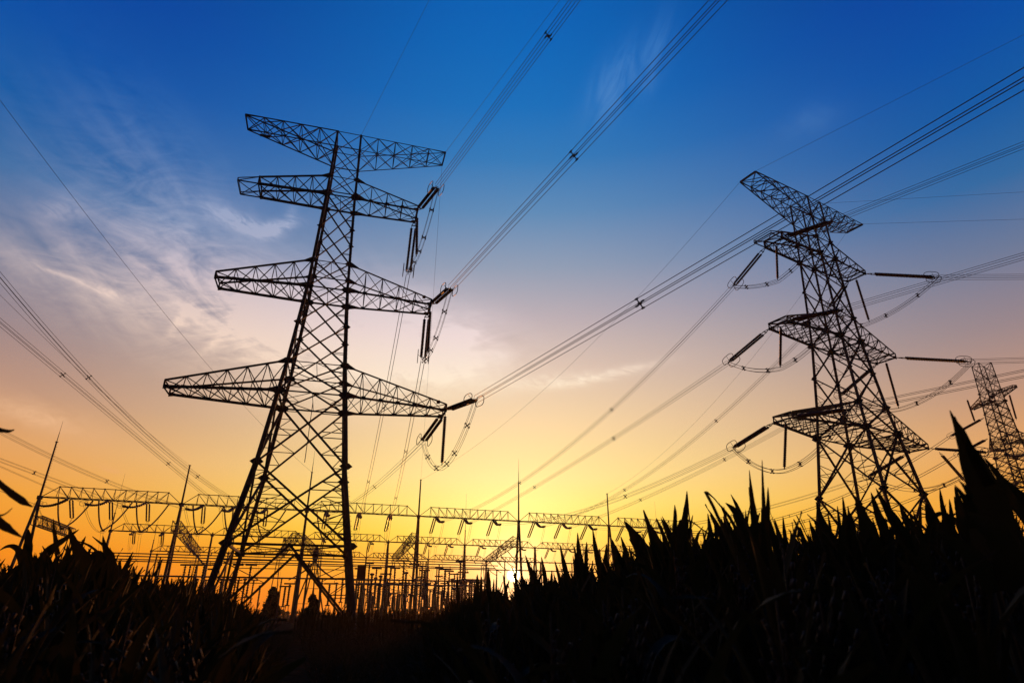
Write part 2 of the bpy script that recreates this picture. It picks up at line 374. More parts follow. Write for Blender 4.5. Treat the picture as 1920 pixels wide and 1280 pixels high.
def crossarm(root, s, z0, zt, a, b, nb, tiph=.65, ext=None, flat_top=False, zbody=None):
    """four-chord tapered arm on side s (-1 or +1); a = reach, b = half-width at the tip"""
    mb = MB()
    if flat_top:    # the ground-wire arm: level top chords, lower chords rising to the tip
        T0 = [np.array([s*hw(ZT), y*hw(ZT), ZT]) for y in (-1, 1)]; T1_ = [np.array([s*a, y*b, ZT]) for y in (-1, 1)]
        B0 = [np.array([s*hw(z0), y*hw(z0), z0]) for y in (-1, 1)]; B1 = [np.array([s*a, y*b, ZT-.12]) for y in (-1, 1)]
        cw, dw = .14, .085
    else:
        B0 = [np.array([s*hw(z0), y*hw(z0), z0]) for y in (-1, 1)]; B1 = [np.array([s*a, y*b, z0]) for y in (-1, 1)]
        T0 = [np.array([s*hw(zt), y*hw(zt), zt]) for y in (-1, 1)]; T1_ = [np.array([s*a, y*b, z0+tiph]) for y in (-1, 1)]
        cw, dw = .24, .09
    at = lambda p, q, f: p+(q-p)*f
    for y in (0, 1):
        mb.angle(B0[y], B1[y], cw if not flat_top else .11); mb.angle(T0[y], T1_[y], cw*.7 if not flat_top else .1)
        for k in range(nb):
            f0, f1 = k/nb, (k+1)/nb
            if k: mb.angle(at(B0[y], B1[y], f0), at(T0[y], T1_[y], f0), dw*.9)
            p, q = (at(B0[y], B1[y], f0), at(T0[y], T1_[y], f1)) if k % 2 == (1 if flat_top else 0) or not flat_top else (at(T0[y], T1_[y], f0), at(B0[y], B1[y], f1))
            mb.angle(p, q, dw)
            if flat_top and k < nb-1:
                mb.angle(at(T0[y], T1_[y], f0), at(B0[y], B1[y], f1), dw) if k % 2 == 1 else mb.angle(at(B0[y], B1[y], f0), at(T0[y], T1_[y], f1), dw)
    for pa, pb, m in ((B0, B1, 1), (T0, T1_, 0)):
        for k in range(nb+1):
            f0 = k/nb; l, r = at(pa[0], pb[0], f0), at(pa[1], pb[1], f0)
            if k: mb.angle(l, r, dw*(1 if k < nb else 1.8))
            if k < nb:
                f1 = (k+1)/nb; l1, r1 = at(pa[0], pb[0], f1), at(pa[1], pb[1], f1)
                mb.angle(l, r1, dw*.9)
                if m or flat_top: mb.angle(r, l1, dw*.9)
    for y in (0, 1):
        mb.angle(B1[y], T1_[y], dw*1.6)
        if not flat_top:
            d = (B1[y]-B0[y]); d /= np.linalg.norm(d)
            for base, e, ln in ((B0[y], d, 1.5), (T0[y], (T1_[y]-T0[y])/np.linalg.norm(T1_[y]-T0[y]), 1.1)):
                mb.plate(base, e, (0,0,1), [(0,-.34),(ln,-.07),(ln,.07),(0,.42)], .05)
            mb.plate(B1[y], (1,0,0), (0,0,1), [(-.5*s,-.15),(.06*s,-.25),(.06*s,.25),(-.5*s,.15)], .06)
            for k in range(1, nb): mb.plate(at(B0[y], B1[y], k/nb), (1,0,0), (0,0,1), [(-.25,-.1),(.25,-.1),(.2,.2),(-.2,.2)], .05)
            mb.angle(T0[y], T1_[y], .06)
    if ext:       # an extra outrigger that keeps the jumper clear
        E = [np.array([s*ext, y*b, z0]) for y in (-1, 1)]; Et = [np.array([s*ext, y*b, z0+.35]) for y in (-1, 1)]
        for y in (0, 1):
            mb.angle(B1[y], E[y], .11); mb.angle(T1_[y], Et[y], .08); mb.angle(E[y], Et[y], .1); mb.angle(T1_[y], E[y], .07)
            mb.bar(B1[y]-np.array([0,0,.1]), T1_[y]+np.array([0,0,.1]), .2)
        mb.angle(E[0], E[1], .12); mb.angle(Et[0], Et[1], .08); mb.angle(B1[0], E[1], .07); mb.angle(B1[1], E[0], .07)
        mb.angle(T1_[0], T1_[1], .1)
    mb.build('crossarm', STEEL, root)

def make_tower():
    root = empty('transmission_tower', (0, 0, 0)); tower_shaft(root)
    for s in (-1, 1):
        crossarm(root, s, zTb, ZT, 12.11, 1.31, 5, flat_top=True)
        crossarm(root, s, z1b, z1t, 9.15, 1.36, 4, tiph=.95 if s < 0 else .6, ext=11.39 if s < 0 else None)
        crossarm(root, s, z2b, z2t, 11.51, 1.32, 5)
        crossarm(root, s, zC, z3t, 13.85, 1.25, 6)
    return root
T1P, T2P = (-21.37, 61.9, -15.95), (41.91, 74.95, -30.83)
tower1 = make_tower(); tower1.location = (T1P[0], T1P[1], 0); tower1.rotation_euler = (0, 0, -R(T1P[2]))
tag(tower1, 'tall dark lattice power tower with four crossarm levels, largest, left of centre', 'power tower', 'lattice transmission towers')
tower2 = copy_tree(tower1); tower2.location = (T2P[0], T2P[1], -.15); tower2.rotation_euler = (0, 0, -R(T2P[2]))
tower2['label'] = 'lattice power tower at right behind the corn, overhead wires crossing its top'
mb = MB(); c = corner(1, -1, 5.0); mb.plate(c+np.array([.75,-.22,0]), (1,0,0), (0,0,1), [(-.35,-.55),(.35,-.55),(.35,.55),(-.35,.55)], .04)
mb.bar(c+np.array([.0,-.19,.3]), c+np.array([.6,-.19,.3]), .04); mb.bar(c+np.array([.0,-.19,-.3]), c+np.array([.6,-.19,-.3]), .04)
mb.build('number_plate', REDP, tower1)
for a, z in ((10.6, z2b+.75), (12.9, zC+.75)):
    mb = MB(); mb.plate((a, -1.42, z), (1,0,0), (0,0,1), [(-.18,-.2),(.18,-.2),(.18,.2),(-.18,.2)], .04); mb.build('phase_plate', ORP, tower1)
def tw(Pp, a, b, z, dz=0):
    t = R(Pp[2]); return Vector((Pp[0]+a*math.cos(t)+b*math.sin(t), Pp[1]-a*math.sin(t)+b*math.cos(t), z+dz))
mb = MB(); mb.bar((-10.6,1.1,ZT-.75), (-9.4,1.1,ZT-.75), .22); mb.bar((-10.2,1.1,ZT-.75), (-10.2,1.1,ZT-.1), .08); mb.bar((-9.7,1.1,ZT-.75), (-9.7,1.1,ZT-.1), .08); mb.build('fittings', HARD, tower1)
t1 = lambda a, b, z: tw(T1P, a, b, z)
t2 = lambda a, b, z: tw(T2P, a, b, z, -.15)
# third tower, far right, its arms pointing almost at the viewer
T3P = (111.6, 139, -84)
tower3 = empty('transmission_tower', (T3P[0], T3P[1], 0), -R(T3P[2]), label='small farthest lattice power tower, slim and dense, at the right edge', cat='power tower', group='lattice transmission towers')
tower_shaft(tower3, 4, dense=True, ws=.62)
for s in (-1, 1):
    crossarm(tower3, s, z1b+1, z1b+2.0, 8.4, .45, 3, tiph=.4); crossarm(tower3, s, z2b+2.2, z2t+2.0, 4.6 if s > 0 else 6.5, 1.2, 4); crossarm(tower3, s, zC+6, z3t+6, 5.2 if s > 0 else 7, 1.25, 4)
t3 = lambda a, b, z: tw(T3P, a, b, z)

# ------------------------------------------------------------------ insulator strings, bundles, jumpers
def sheds(n, r0, r1):
    pr = [(0, r0*.6)]
    for i in range(n):
        f = (i+.1)/n; g = .8/n
        pr += [(f, r0), (f+g*.35, r1), (f+g*.55, r1*.96), (f+g*.9, r0)]
    return pr+[(1, r0*.6)]
def insulator_string(p0, p1, label, cat='insulator', group=None, twin=True, rings=True, r=.17, link=.12, sag=0, n=10, gap=.5, far=False):
    p0, p1 = Vector(p0), Vector(p1); Ln = (p1-p0).length
    root = empty('insulator_string', p0, label=label, cat=cat, group=group)
    d, s, t = frame(p1-p0); v = np.array(p1-p0)
    cnt = max(8, int(Ln*(1-link-.08)/.19)) if not far else max(6, int(Ln*.8/.35))
    mI, mH = MB(), MB()
    offs = (-gap/2, gap/2) if twin else (0,)
    cur = lambda f: v*f+np.array([0, 0, -4*sag*f*(1-f)])
    a, e = link, (.92 if rings else .95)
    for o in offs:
        if sag:
            K = 6
            for k in range(K):
                f0 = a+(e-a)*k/K; f1 = a+(e-a)*(k+1)/K
                mI.lathe(cur(f0)+s*o, cur(f1)+s*o, sheds(max(2, cnt//K), r*.68, r), n)
        else: mI.lathe(v*a+s*o, v*e+s*o, sheds(cnt, r*.68, r), n)
        mH.bar(s*0, v*a*.6+s*o, .07); mH.bar(v*a*.6+s*o, v*a+s*o, .07); mH.bar(v*e+s*o, v*(e+.03)+s*o, .09)
    if twin:
        mH.bar(v*(a*.6)-s*(gap/2+.06), v*(a*.6)+s*(gap/2+.06), .12, .07)
        mH.bar(v*(e+.02)-s*(gap/2+.1), v*(e+.02)+s*(gap/2+.1), .16, .08)
    mH.bar(v*(e+.02), v, .09)
    mI.build('shed_column', GLAZE, root, smooth=False)
    mH.build('fittings', HARD, root)
    if rings:
        for sg in (-1, 1):
            m = MB(); c = v*e+s*sg*(gap/2+.42); m.ring(c, d, t, .85, .50, .04, 22, 1, .15); m.bar(v*(e+.02)+s*sg*gap/2, c+d*.0+t*.4, .035)
            m.build('corona_ring', HARD, root)
    return root
def para(p0, m, p1, ext=1.0, n=28):
    """quadratic height curve through three points in one vertical plane; ext>1 carries it past p1"""
    h = lambda q: (Vector((q.x, q.y, 0))-Vector((p0.x, p0.y, 0))).length
    s1 = h(p1); z0, z1 = p0.z, p1.z
    if m is None: k = 0
    else:
        sm = h(m); k = (m.z-(z0+(z1-z0)*sm/s1))/(sm*(sm-s1)) if 1 < sm < s1-1 else 0
    k = max(k, 0)
    out = []
    for i in range(n+1):
        f = ext*i/n; s = s1*f; out.append(Vector((p0.x+(p1.x-p0.x)*f, p0.y+(p1.y-p0.y)*f, z0+(z1-z0)*f+k*s*(s-s1))))
    return out, k
def in_plane(px, py, p0, p1):
    d = direction(px, py); nrm = Vector((-(p1.y-p0.y), p1.x-p0.x, 0)); q = nrm.dot(d)
    if abs(q)/nrm.length < .02: return None
    return CAM+d*(nrm.dot(p0-CAM)/q)
def offsets(n, g): return {4: [(-g,-g),(g,-g),(g,g),(-g,g)], 2: [(-g,0),(g,0)], 1: [(0,0)]}[n]
def bundle(pts, label, n=4, g=.24, r=.022, spacers=(), group='overhead conductor bundles', name='conductor_bundle', cat='power line', spread=None):
    o0 = pts[0]; root = empty(name, o0, label=label, cat=cat, group=group)
    P_ = [np.array(p-o0) for p in pts]; d, s, t = frame(P_[-1]-P_[0])
    if n == 1:
        m = MB(); m.tube(P_, r, 5); m.build('wire', WIRE, root); return root
    for (a, b) in offsets(n, g):
        m = MB(); m.tube([p+s*a+t*b for p in P_], r, 5); m.build('wire', WIRE, root)
    for f in spacers:
        i = f*(len(P_)-1); k = min(int(i), len(P_)-2); c = P_[k]+(P_[k+1]-P_[k])*(i-k)
        m = MB(); q = g
        if n == 4:
            for sa, sb in ((1,1),(1,-1)):
                m.bar(c-s*q*sa-t*q*sb, c+s*q*sa+t*q*sb, .06, .06)
            for a, b in offsets(4, q): m.bar(c+s*a+t*b-d*.14, c+s*a+t*b+d*.14, .095)
            m.bar(c-s*q*.4, c+s*q*.4, .2, .12)
        else:
            m.bar(c-s*q, c+s*q, .05, .07)
            for a, b in offsets(2, q): m.bar(c+s*a-d*.1, c+s*a+d*.1, .09)
        m.build('spacer', HARD, root)
    return root
def span(p0, q, zq, label, mid=None, ext=1.5, **k):
    """wire from p0 leaving the picture at pixel q, where it hangs at height zq"""
    p1 = at_z(*q, zq); m = in_plane(*mid, p0, p1) if mid else None
    pts, kk = para(p0, m, p1, ext, 40); return bundle(pts, label, **k)
def link_span(p0, p1, label, mid=None, sag=None, **k):
    m = in_plane(*mid, p0, p1) if mid else None
    if sag is not None: m = (p0+p1)/2+Vector((0, 0, -sag))
    pts, kk = para(p0, m, p1, 1.0, 40); return bundle(pts, label, **k)
def jumper(a, b, c, label, n=4, g=.2, r=.02, spacers=(.2,.5,.8), via=None, group='slack jumper loops'):
    """slack loop from a through b (bottom) to c"""
    pts = []; ctrl = [a, b, c]
    for i in range(25):   # two half-parabolas meeting level at b
        f = i/24
        if f <= .5: u = 1-2*f; q = b+(a-b)*u; z = b.z+(a.z-b.z)*u*u
        else: u = 2*f-1; q = b+(c-b)*u; z = b.z+(c.z-b.z)*u*u
        pts.append(Vector((q.x, q.y, z)))
    return bundle(pts, label, n=n, g=g, r=r, spacers=spacers, group=group, name='jumper_loop', cat='jumper wire')

# ------------------------------------------------------------------ gantry rows of the substation
def lerpz(a, b, f): return a+(b-a)*f
GZ = 24.0
class Row:
    def __init__(s, a, b, n0, n1, nb):   # a, b: two node pixels nb bays apart
        A, B = at_z(*a, GZ), at_z(*b, GZ); s.A = A; s.step = (B-A)/nb; s.n0, s.n1 = n0, n1
        s.dir = (B-A).normalized(); s.perp = Vector((-s.dir.y, s.dir.x, 0))
    def node(s, i): return s.A+s.step*i
    def at_px(s, px):                      # beam point seen at picture column px
        lo_, hi = s.n0-1, s.n1+1
        for _ in range(40):
            m = (lo_+hi)/2
            if proj(s.node(m))[0] < px: lo_ = m
            else: hi = m
        return s.node(lo_)
row1 = Row((75,931), (1295,993), 0, 6, 6)
row2 = Row((207.5,994), (1003,1026.7), 0, 7, 5)
row3 = Row((284,1032), (803,1048), 0, 7, 4)

def make_beam(L_, h=2.3, w=1.6, nb=10, cw=.16, dw=.09):
    mb = MB(); e = 2.2
    for y in (-w/2, w/2):
        mb.bar((.25, y*.5, 0), (e, y, 0), cw); mb.bar((e, y, 0), (L_-e, y, 0), cw); mb.bar((L_-e, y, 0), (L_-.25, y*.5, 0), cw)
    mb.bar((e+.8, 0, h), (L_-e-.8, 0, h), cw*.9)
    mb.bar((.3, 0, .1), (e+.8, 0, h), cw*.8); mb.bar((L_-.3, 0, .1), (L_-e-.8, 0, h), cw*.8)
    xs = np.linspace(e+.8, L_-e-.8, nb+1)
    for k, x in enumerate(xs):
        for y in (-w/2, w/2):
            mb.bar((x, y, 0), (x, 0, h), dw)
            if k < nb:
                x1 = xs[k+1]
                if k < nb/2: mb.bar((x, 0, h), (x1, y, 0), dw)
                else: mb.bar((x, y, 0), (x1, 0, h), dw)
        mb.bar((x, -w/2, 0), (x, w/2, 0), dw)
        if k < nb: mb.bar((x, -w/2, 0), (xs[k+1], w/2, 0), dw*.8)
        mb.bar((x-.15, 0, h+.06), (x+.15, 0, h+.06), .2, .12)
    return mb
def post(p, top, spread, label, rodh=0, splay=3.2, group='gantry masts', perp=None, rail=False):
    """A-frame pole: two tubes rising to the beam and one mast above it"""
    root = empty('gantry_mast', (p.x, p.y, 0), label=label, cat='mast', group=group)
    pp = perp
    m = MB()
    for sg in (-1, 1):
        m.tube([(pp.x*sg*splay, pp.y*sg*splay, -.05), (pp.x*sg*.22, pp.y*sg*.22, p.z-.2)], (.34 if p.y < 195 else .4), 8, .26)
    m.bar((-pp.x*splay*.5, -pp.y*splay*.5, p.z*.5), (pp.x*splay*.5, pp.y*splay*.5, p.z*.5), .16)
    m.bar((-.0, -.0, p.z-.5), (0, 0, p.z+.25), .75)
    m.build('a_frame', POLE, root)
    m = MB(); m.tube([(0,0,p.z), (0,0,top)], .22, 8, .15)
    m.bar((0,0,top-.1), (0,0,top+.05), .42)
    if rail:
        for z in np.arange(p.z+.5, top-1, .5): m.bar((.1,0,z), (.46,0,z), .05)
    m.build('upper_mast', POLE, root)
    if rodh:
        m = MB(); m.tube([(0,0,top), (0,0,top+rodh*.45)], .09, 6, .06); m.tube([(0,0,top+rodh*.45), (0,0,top+rodh)], .045, 6, .02)
        m.build('lightning_rod', HARD, root)
    return root
def ztop(p, py):    # height on the vertical line through p that is seen at picture row py
    k = (640-py)/F_PX; c, s = math.cos(PITCH), math.sin(PITCH)
    return CZ+p.y*(k*c+s)/(c-k*s)
masts1 = [(828,789,'leftmost front gantry mast, propped, with a long needle tip'),
 (872,0,'plain topped gantry mast left of the big tower, rising well above the front beams'),
 (885,844,'needle tipped gantry mast seen through the legs of the left tower'),
 (899,0,'plain square topped gantry mast just right of the left tower'),
 (905,860,'gantry mast with a stepped needle tip standing directly above the setting sun'),
 (925,0,'plain topped gantry mast standing right of the sun above the corn tips'),
 (935,0,'rightmost front gantry mast, only its plain top showing between corn tassels')]
for i, (ty, ry, lab) in enumerate(masts1):
    p = row1.node(i); top = ztop(p, ty); rod = (ztop(p, ry)-top) if ry else 0
    post(p, top, 0, lab, rod, perp=row1.perp, splay=3.4 if i else 6.5, rail=(i == 0))
bay_names = ['leftmost bay', 'second bay', 'bay behind the left tower', 'bay left of the sun', 'bay right of the sun', 'rightmost bay']
beam_mesh = None
def beams(row, rng, labels, group, **k):
    first = None
    for i, lab in zip(rng, labels):
        if first is None:
            o = make_beam(row.step.length, **k).build('gantry_beam', STEEL); first = o
        else: o = first.copy(); COL.objects.link(o)
        o.location = row.node(i); o.rotation_euler = (0, 0, math.atan2(row.dir.y, row.dir.x))
        tag(o, lab, 'gantry beam', group)
beams(row1, range(0, 6), ['long triangular truss beam of the front gantry, '+b for b in bay_names], 'front gantry beams')
m2n = ['left end mast of the middle gantry row, with a needle tip', 'short middle row mast between the second front mast and the left tower', 'middle row mast hidden among the legs of the left tower',
       'middle row mast just right of the left tower', 'middle row mast with needle tip left of the sun', 'middle row mast right of the sun, short and plain', 'middle row mast behind the corn right of the sun', 'right end middle row mast, needle tip above the corn']
for i in range(8):
    p = row2.node(i); ry = {0: 887, 4: 925, 7: 940}.get(i, 0); top = p.z+.6 if not ry else p.z+5
    post(p, top, 0, m2n[i], (ztop(p, ry)-top) if ry else 0, perp=row2.perp, group='middle row gantry masts', splay=2.6)
b2 = ['first', 'second', 'third', 'fourth', 'fifth', 'sixth', 'seventh']
beams(row2, range(0, 7), [f'{b} truss beam from the left of the middle gantry row' for b in b2], 'middle gantry beams', h=2.1, cw=.2, dw=.11)
for i in range(7):
    p = row3.node(i); ry = {0: 970, 3: 1002, 4: 994}.get(i, 0); top = p.z+.6 if not ry else p.z+4
    post(p, top, 0, f'{b2[i]} mast from the left of the far low gantry row', (ztop(p, ry)-top) if ry else 0, perp=row3.perp, group='far row gantry masts', splay=2.4)
beams(row3, range(0, 6), [f'{b2[i]} truss beam from the left of the far low gantry row' for i in range(6)], 'far gantry beams', h=2.0, cw=.26, dw=.14)

# phases hung on the front beams: picture columns where each is fixed
PH = {0: [132,207,277], 1: [382,440,500], 2: [612,673,731], 3: [817,870,925], 4: [1003,1053,1102], 5: [1170,1217,1260]}
ORD = ['left', 'middle', 'right']
PEND = {}
SRC = {(0,0): at_z(0,920,25.2), (0,1): at_z(0,874,26), (0,2): at_z(0,862,26.5), (1,0): at_z(0,808,27), (1,1): at_z(0,604,33), (1,2): at_z(0,520,36)}
for k_ in range(3):
    SRC[(2,k_)] = t1(11,0,30); SRC[(3,k_)] = t2(-11,0,30); SRC[(4,k_)] = t2(11,0,30); SRC[(5,k_)] = t3(0,0,30)
away = row1.perp if row1.perp.y > 0 else -row1.perp
for bay, cols in PH.items():
    for k, cx_ in enumerate(cols):
        b = row1.at_px(cx_); near = b-away*.7+Vector((0,0,-.1)); far_ = b+away*.7+Vector((0,0,-.1))
        hd = SRC[(bay,k)]-near; hd.z = 0; hd.normalize(); e1 = near+hd*(5.8 if bay < 3 else 4.6)+Vector((0,0,-1.5)); e2 = far_+away*4.2+Vector((0,0,-3.4))
        insulator_string(near, e1, f'{ORD[k]} sagging near side insulator of the front gantry, {bay_names[bay]}', group='near side gantry insulators', r=.24, sag=.7, link=.05, rings=(bay < 2), n=8, far=True)
        insulator_string(far_, e2, f'{ORD[k]} short slanting double insulator below the front gantry, {bay_names[bay]}', group='far side gantry insulators', r=.19, link=.05, rings=False, n=8, far=True, gap=.55)
        PEND[(bay, k)] = e1
        low = (e1+e2)/2+Vector((0,0,-4.6))
        if bay < 2 or (bay, k) == (2, 0):
            lowv = b+Vector((0,0,-6.2))
            root = empty('v_insulator', b, label=f'{ORD[k]} hanging curved V of insulators under the front gantry, {bay_names[bay]}', cat='insulator', group='V insulators under the front gantry')
            for sg, u in ((-1, 2.1), (1, 4.2)):
                m = MB(); pts = []
                for j in range(11):
                    f = j/10; q = row1.dir*(sg*u*(1-f)); pts.append((q.x, q.y, -.2-6*f**(1.0 if sg > 0 else .9)+(-.9*math.sin(math.pi*f))))
                m.tube(pts, .13, 7); 
                for j in range(0, 10): 
                    a_, b_ = np.array(pts[j]), np.array(pts[j+1])
                    m.lathe(a_, b_, sheds(3, .12, .19), 7)
                m.build('insulator_arm', GLAZE, root)
            m = MB(); m.bar((-.4,0,-6.3), (.4,0,-6.3), .3, .2); m.build('clamp', HARD, root)
            low = lowv+Vector((0,0,-.5))
        jumper(e1, low, e2, f'{ORD[k]} thin jumper loop below the front gantry, {bay_names[bay]}', n=2, g=.2, r=.03, spacers=(), group='jumper loops below the front gantry')
        # down lead from the loop towards the buses
        dn = low+away*6+Vector((0,0,-9.5))
        pts = [low.lerp(dn, f)+Vector((0,0,-1.0*math.sin(math.pi*f))) for f in [i/8 for i in range(9)]]
        bundle(pts, f'{ORD[k]} thin wire pair dropping from the front gantry, {bay_names[bay]}', n=2, g=.22, r=.022, group='down leads', name='down_lead', cat='wire')
        # outgoing pair to the middle row
away2 = row2.perp if row2.perp.y > 0 else -row2.perp
for bay in range(7):
    for k, f in enumerate((.22, .5, .78)):
        b = row2.node(bay+f); w_ = f'{ORD[k]} of three under the {b2[bay]} middle row beam'
        near = b-away2*.7; far_ = b+away2*.7; e1 = near-away2*4.6+Vector((0,0,-1.2)); e2 = far_+away2*3.6+Vector((0,0,-3.2))
        insulator_string(near, e1, 'near side insulator string, '+w_, group='near side middle row insulators', r=.2, sag=.6, link=.05, rings=False, n=6, far=True)
        insulator_string(far_, e2, 'slanting far side insulator string, '+w_, group='far side middle row insulators', r=.2, link=.05, rings=False, n=6, far=True)
        jumper(e1, (e1+e2)/2+Vector((0,0,-3)), e2, 'thin loop of wire, '+w_, n=2, g=.2, r=.03, spacers=(), group='middle row jumper loops')
        if bay < 3:
            lo2 = (e1+e2)/2+Vector((0,0,-3)); dn = lo2+away2*3+Vector((0,0,-9))
            bundle([lo2.lerp(dn, i/4) for i in range(5)], 'thin wire pair dropping to buses, '+w_, n=2, g=.22, r=.024, group='middle row down leads', name='down_lead', cat='wire')
for bay in range(6):
    for k, f in enumerate((.22, .5, .78)):
        b = row3.node(bay+f); w_ = f'{ORD[k]} of three under the {b2[bay]} far row beam'
        insulator_string(b, b-away*3.6+Vector((0,0,-1.6)), 'tiny insulator string, '+w_, group='far row insulators', r=.2, link=.05, rings=False, twin=False, n=6, far=True)

# ------------------------------------------------------------------ strings and lines of the left tower
def tension(p0, px, L_, near, lab, **k):
    e = tip_at(*px, p0, L_, near); insulator_string(p0, e, lab, **k); return e
lev = ['upper', 'middle', 'lower']
spec1 = [(9.15,1.36,z1b,(820,350),(765,515),(781,481),(1078,0),46.5,(1037,60)), (11.51,1.32,z2b,(845,540),(793,675),(802,663),(1347,0),33,(1076,292)), (13.85,1.25,zC,(893,748),(793,828),(828.5,872),(1920,148),20.6,(1205,565))]
for k, (a, b, z, pin, pout, ps, q, zq, spx) in enumerate(spec1):
    p0 = t1(a+.1, -b, z); e = tension(p0, pin, 6.6, True, f'near twin insulator string at the {lev[k]} right arm of the left tower', group='tension insulators of the left tower', r=.19)
    far_ = t1(a-.1, b, z); bay = 2; g = PEND[(2, [1, 2, 0][k])]
    e2 = tension(far_, pout, 6.6, False, f'far twin insulator string at the {lev[k]} right arm of the left tower', group='tension insulators of the left tower', r=.19)
    c = t1(a+.05, -.3, z-.1); s_ = tip_at(*ps, c, 5, hang=True)
    insulator_string(c, s_, f'single hanging insulator at the {lev[k]} right arm of the left tower', group='hanging insulators of the left tower', twin=False, rings=False, r=.2, link=.06)
    j1 = s_+(e-s_)*.0
    jumper(e, s_+Vector((0,0,-.25)), e2, f'loop of jumper wires beside the {lev[k]} right arm of the left tower', n=4, g=.2, r=.02, spacers=(.12,.3,.42,.62,.85))
    # the line towards the viewer: overhead and out of the picture
    p1 = at_z(*q, zq); best = 0
    pts, _ = para(e, None, p1, 1.9, 40)
    best = min(range(41), key=lambda i: (proj(pts[i])[0]-spx[0])**2+(proj(pts[i])[1]-spx[1])**2 if proj(pts[i])[1] < 1200 and pts[i].y > 5 else 1e9)
    bundle(pts, f'four wire line from the {lev[k]} right arm of the left tower overhead', g=.27, r=.024, spacers=(best/40,))
    link_span(e2, g, f'wires sagging from the {lev[k]} right arm of the left tower to the gantry', sag=[3.0,2.2,1.4][k], g=.22, r=.02, spacers=(.35,.7), group='lines dropping from towers to the gantry')
tip = t1(12.15, -1.31, ZT); span(tip, (1050,0), 57, 'thin ground wire leaving the right tip of the top arm of the left tower', n=1, r=.018, group='thin ground wires', ext=1.9)
span(t1(1.41,-1.41,ZT), (805,0), 58, 'thin wire leaving the top centre of the left tower steeply upward', n=1, r=.015, group='thin ground wires', ext=1.9)
pm = [Vector((row1.node(i).x, row1.node(i).y, ztop(row1.node(i), masts1[i][0]))) for i in range(7)]
link_span(t1(12.1, 1.31, ZT-.1), pm[3], 'thin ground wire dropping from the top right tip of the left tower', n=1, r=.016, sag=4, group='thin ground wires')

# ------------------------------------------------------------------ strings and lines of the right tower
spec2 = [ # a, b, z, in px, out px, hang px, exit px, exit z, phase
 ('upper', 9.15,1.36,z1b,(1760,520),(1556,576),(1630,603.5),(1920,519),42,(4,0),(1312,815)),
 ('middle',11.51,1.32,z2b,(1822,678),(1572.7,743.8),(1685.3,765.4),(1920,675),31,(4,1),(1305,888)),
 ('lower', 13.85,1.25,zC,(1856,848),(1627,894),None,(1920,852),19.2,(4,2),(1464,945)),
 ('upper', -9.15,1.36,z1b,(1562,414),(1374.7,537),(1458,525),(1920,272),44.5,(3,0),(1150,765)),
 ('middle',-11.51,1.32,z2b,(1582,579.5),(1365,680),(1462.8,688.6),(1920,480),33,(3,1),(1117,843)),
 ('lower', -13.85,1.25,zC,(1592,767),(1374,840),(1470.6,879.7),(1920,700),20,(3,2),(1235,905))]
for (lv_, a, b, z, pin, pout, ps, q, zq, ph, mid) in spec2:
    sd_ = 'right' if a > 0 else 'left'; twin = a < 0
    w_ = f'the {lv_} {sd_} arm of the right tower'
    p0 = t2(a, -b, z); e = tension(p0, pin, 7.5, True, f'long insulator string on the near side of {w_}', group='tension insulators of the right tower', r=.19, link=.14)
    far_ = t2(a, b, z); e2 = tension(far_, pout, 7, False, f'slanting twin insulator string beyond {w_}', group='tension insulators of the right tower', r=.17, link=.16)
    if ps:
        c = t2(a-.3 if a > 0 else a+.5, 0, z-.1); s_ = tip_at(*ps, c, 5, hang=True)
        insulator_string(c, s_, f'single insulator hanging straight down from {w_}', group='hanging insulators of the right tower', twin=False, rings=False, r=.19, link=.05)
    else: s_ = t2(a, 0, z-5)
    jumper(e, s_+Vector((0,0,-.15)), e2, f'jumper loop curving under {w_}', n=4, g=.2, r=.027, spacers=(.15,.38,.62,.85))
    span(e, q, zq, f'wires running from {w_} off the right side', n=4, g=.25, r=.023, ext=1.6, group='overhead conductor bundles')
    link_span(e2, PEND[ph], f'wires sagging from {w_} to the gantry', mid=mid, g=.22, r=.021, spacers=(.3,.62), group='lines dropping from towers to the gantry')
span(t2(-12.1,-1.31,ZT), (1920,65), 57.5, 'thin ground wire from the raised left tip of the right tower to the upper right', n=1, r=.017, group='thin ground wires')
span(t2(12.1,-1.31,ZT), (1920,411), 52, 'thin level wire leaving the top right tip of the right tower', n=1, r=.017, group='thin ground wires')
span(t2(1.41,-1.41,ZT-.3), (1920,360), 53, 'thin level wire leaving the top centre of the right tower', n=1, r=.015, group='thin ground wires')
link_span(t2(-12.1,1.31,ZT), pm[3], 'thin ground wire sloping down left from the left tip of the right tower', mid=(1195,557), n=1, r=.017, group='thin ground wires')
link_span(t2(12.1,1.31,ZT), pm[5], 'thin ground wire behind the right tower sloping to a mast', sag=5, n=1, r=.016, group='thin ground wires')
# far tower's strings and lines
for k, (p0, e_px, ph, hb) in enumerate([((1845,783),(1780,819),(5,0),'upper'), ((1852,822),(1794,853),(5,1),'middle'), ((1866,868),(1806,892),(5,2),'lower')]):
    a0 = at_y(*p0, 137); e = tip_at(*e_px, a0, 8, False)
    insulator_string(a0, e, f'{hb} small insulator string on the left of the farthest tower', group='insulators of the farthest tower', r=.24, link=.1)
    link_span(e, PEND[ph], f'{hb} faint line from the farthest tower to the gantry', sag=7-k, g=.25, r=.03, spacers=(.5,), group='lines dropping from towers to the gantry')
for px0, px1, w_ in (((1813,748),(1828,791),'left'), ((1892,738),(1906,787),'right')):
    a0 = at_y(*px0, 139); insulator_string(a0, tip_at(*px1, a0, 6, hang=True), f'insulator hanging from the {w_} arm tip of the farthest tower', group='insulators of the farthest tower', twin=False, rings=False, r=.24, link=.05)
a0 = at_y(1761,847,137); insulator_string(a0, tip_at(1812,905,a0,9), 'slanting insulator string crossing in front of the nearest corn leaf tip', group='insulators of the farthest tower', r=.2)
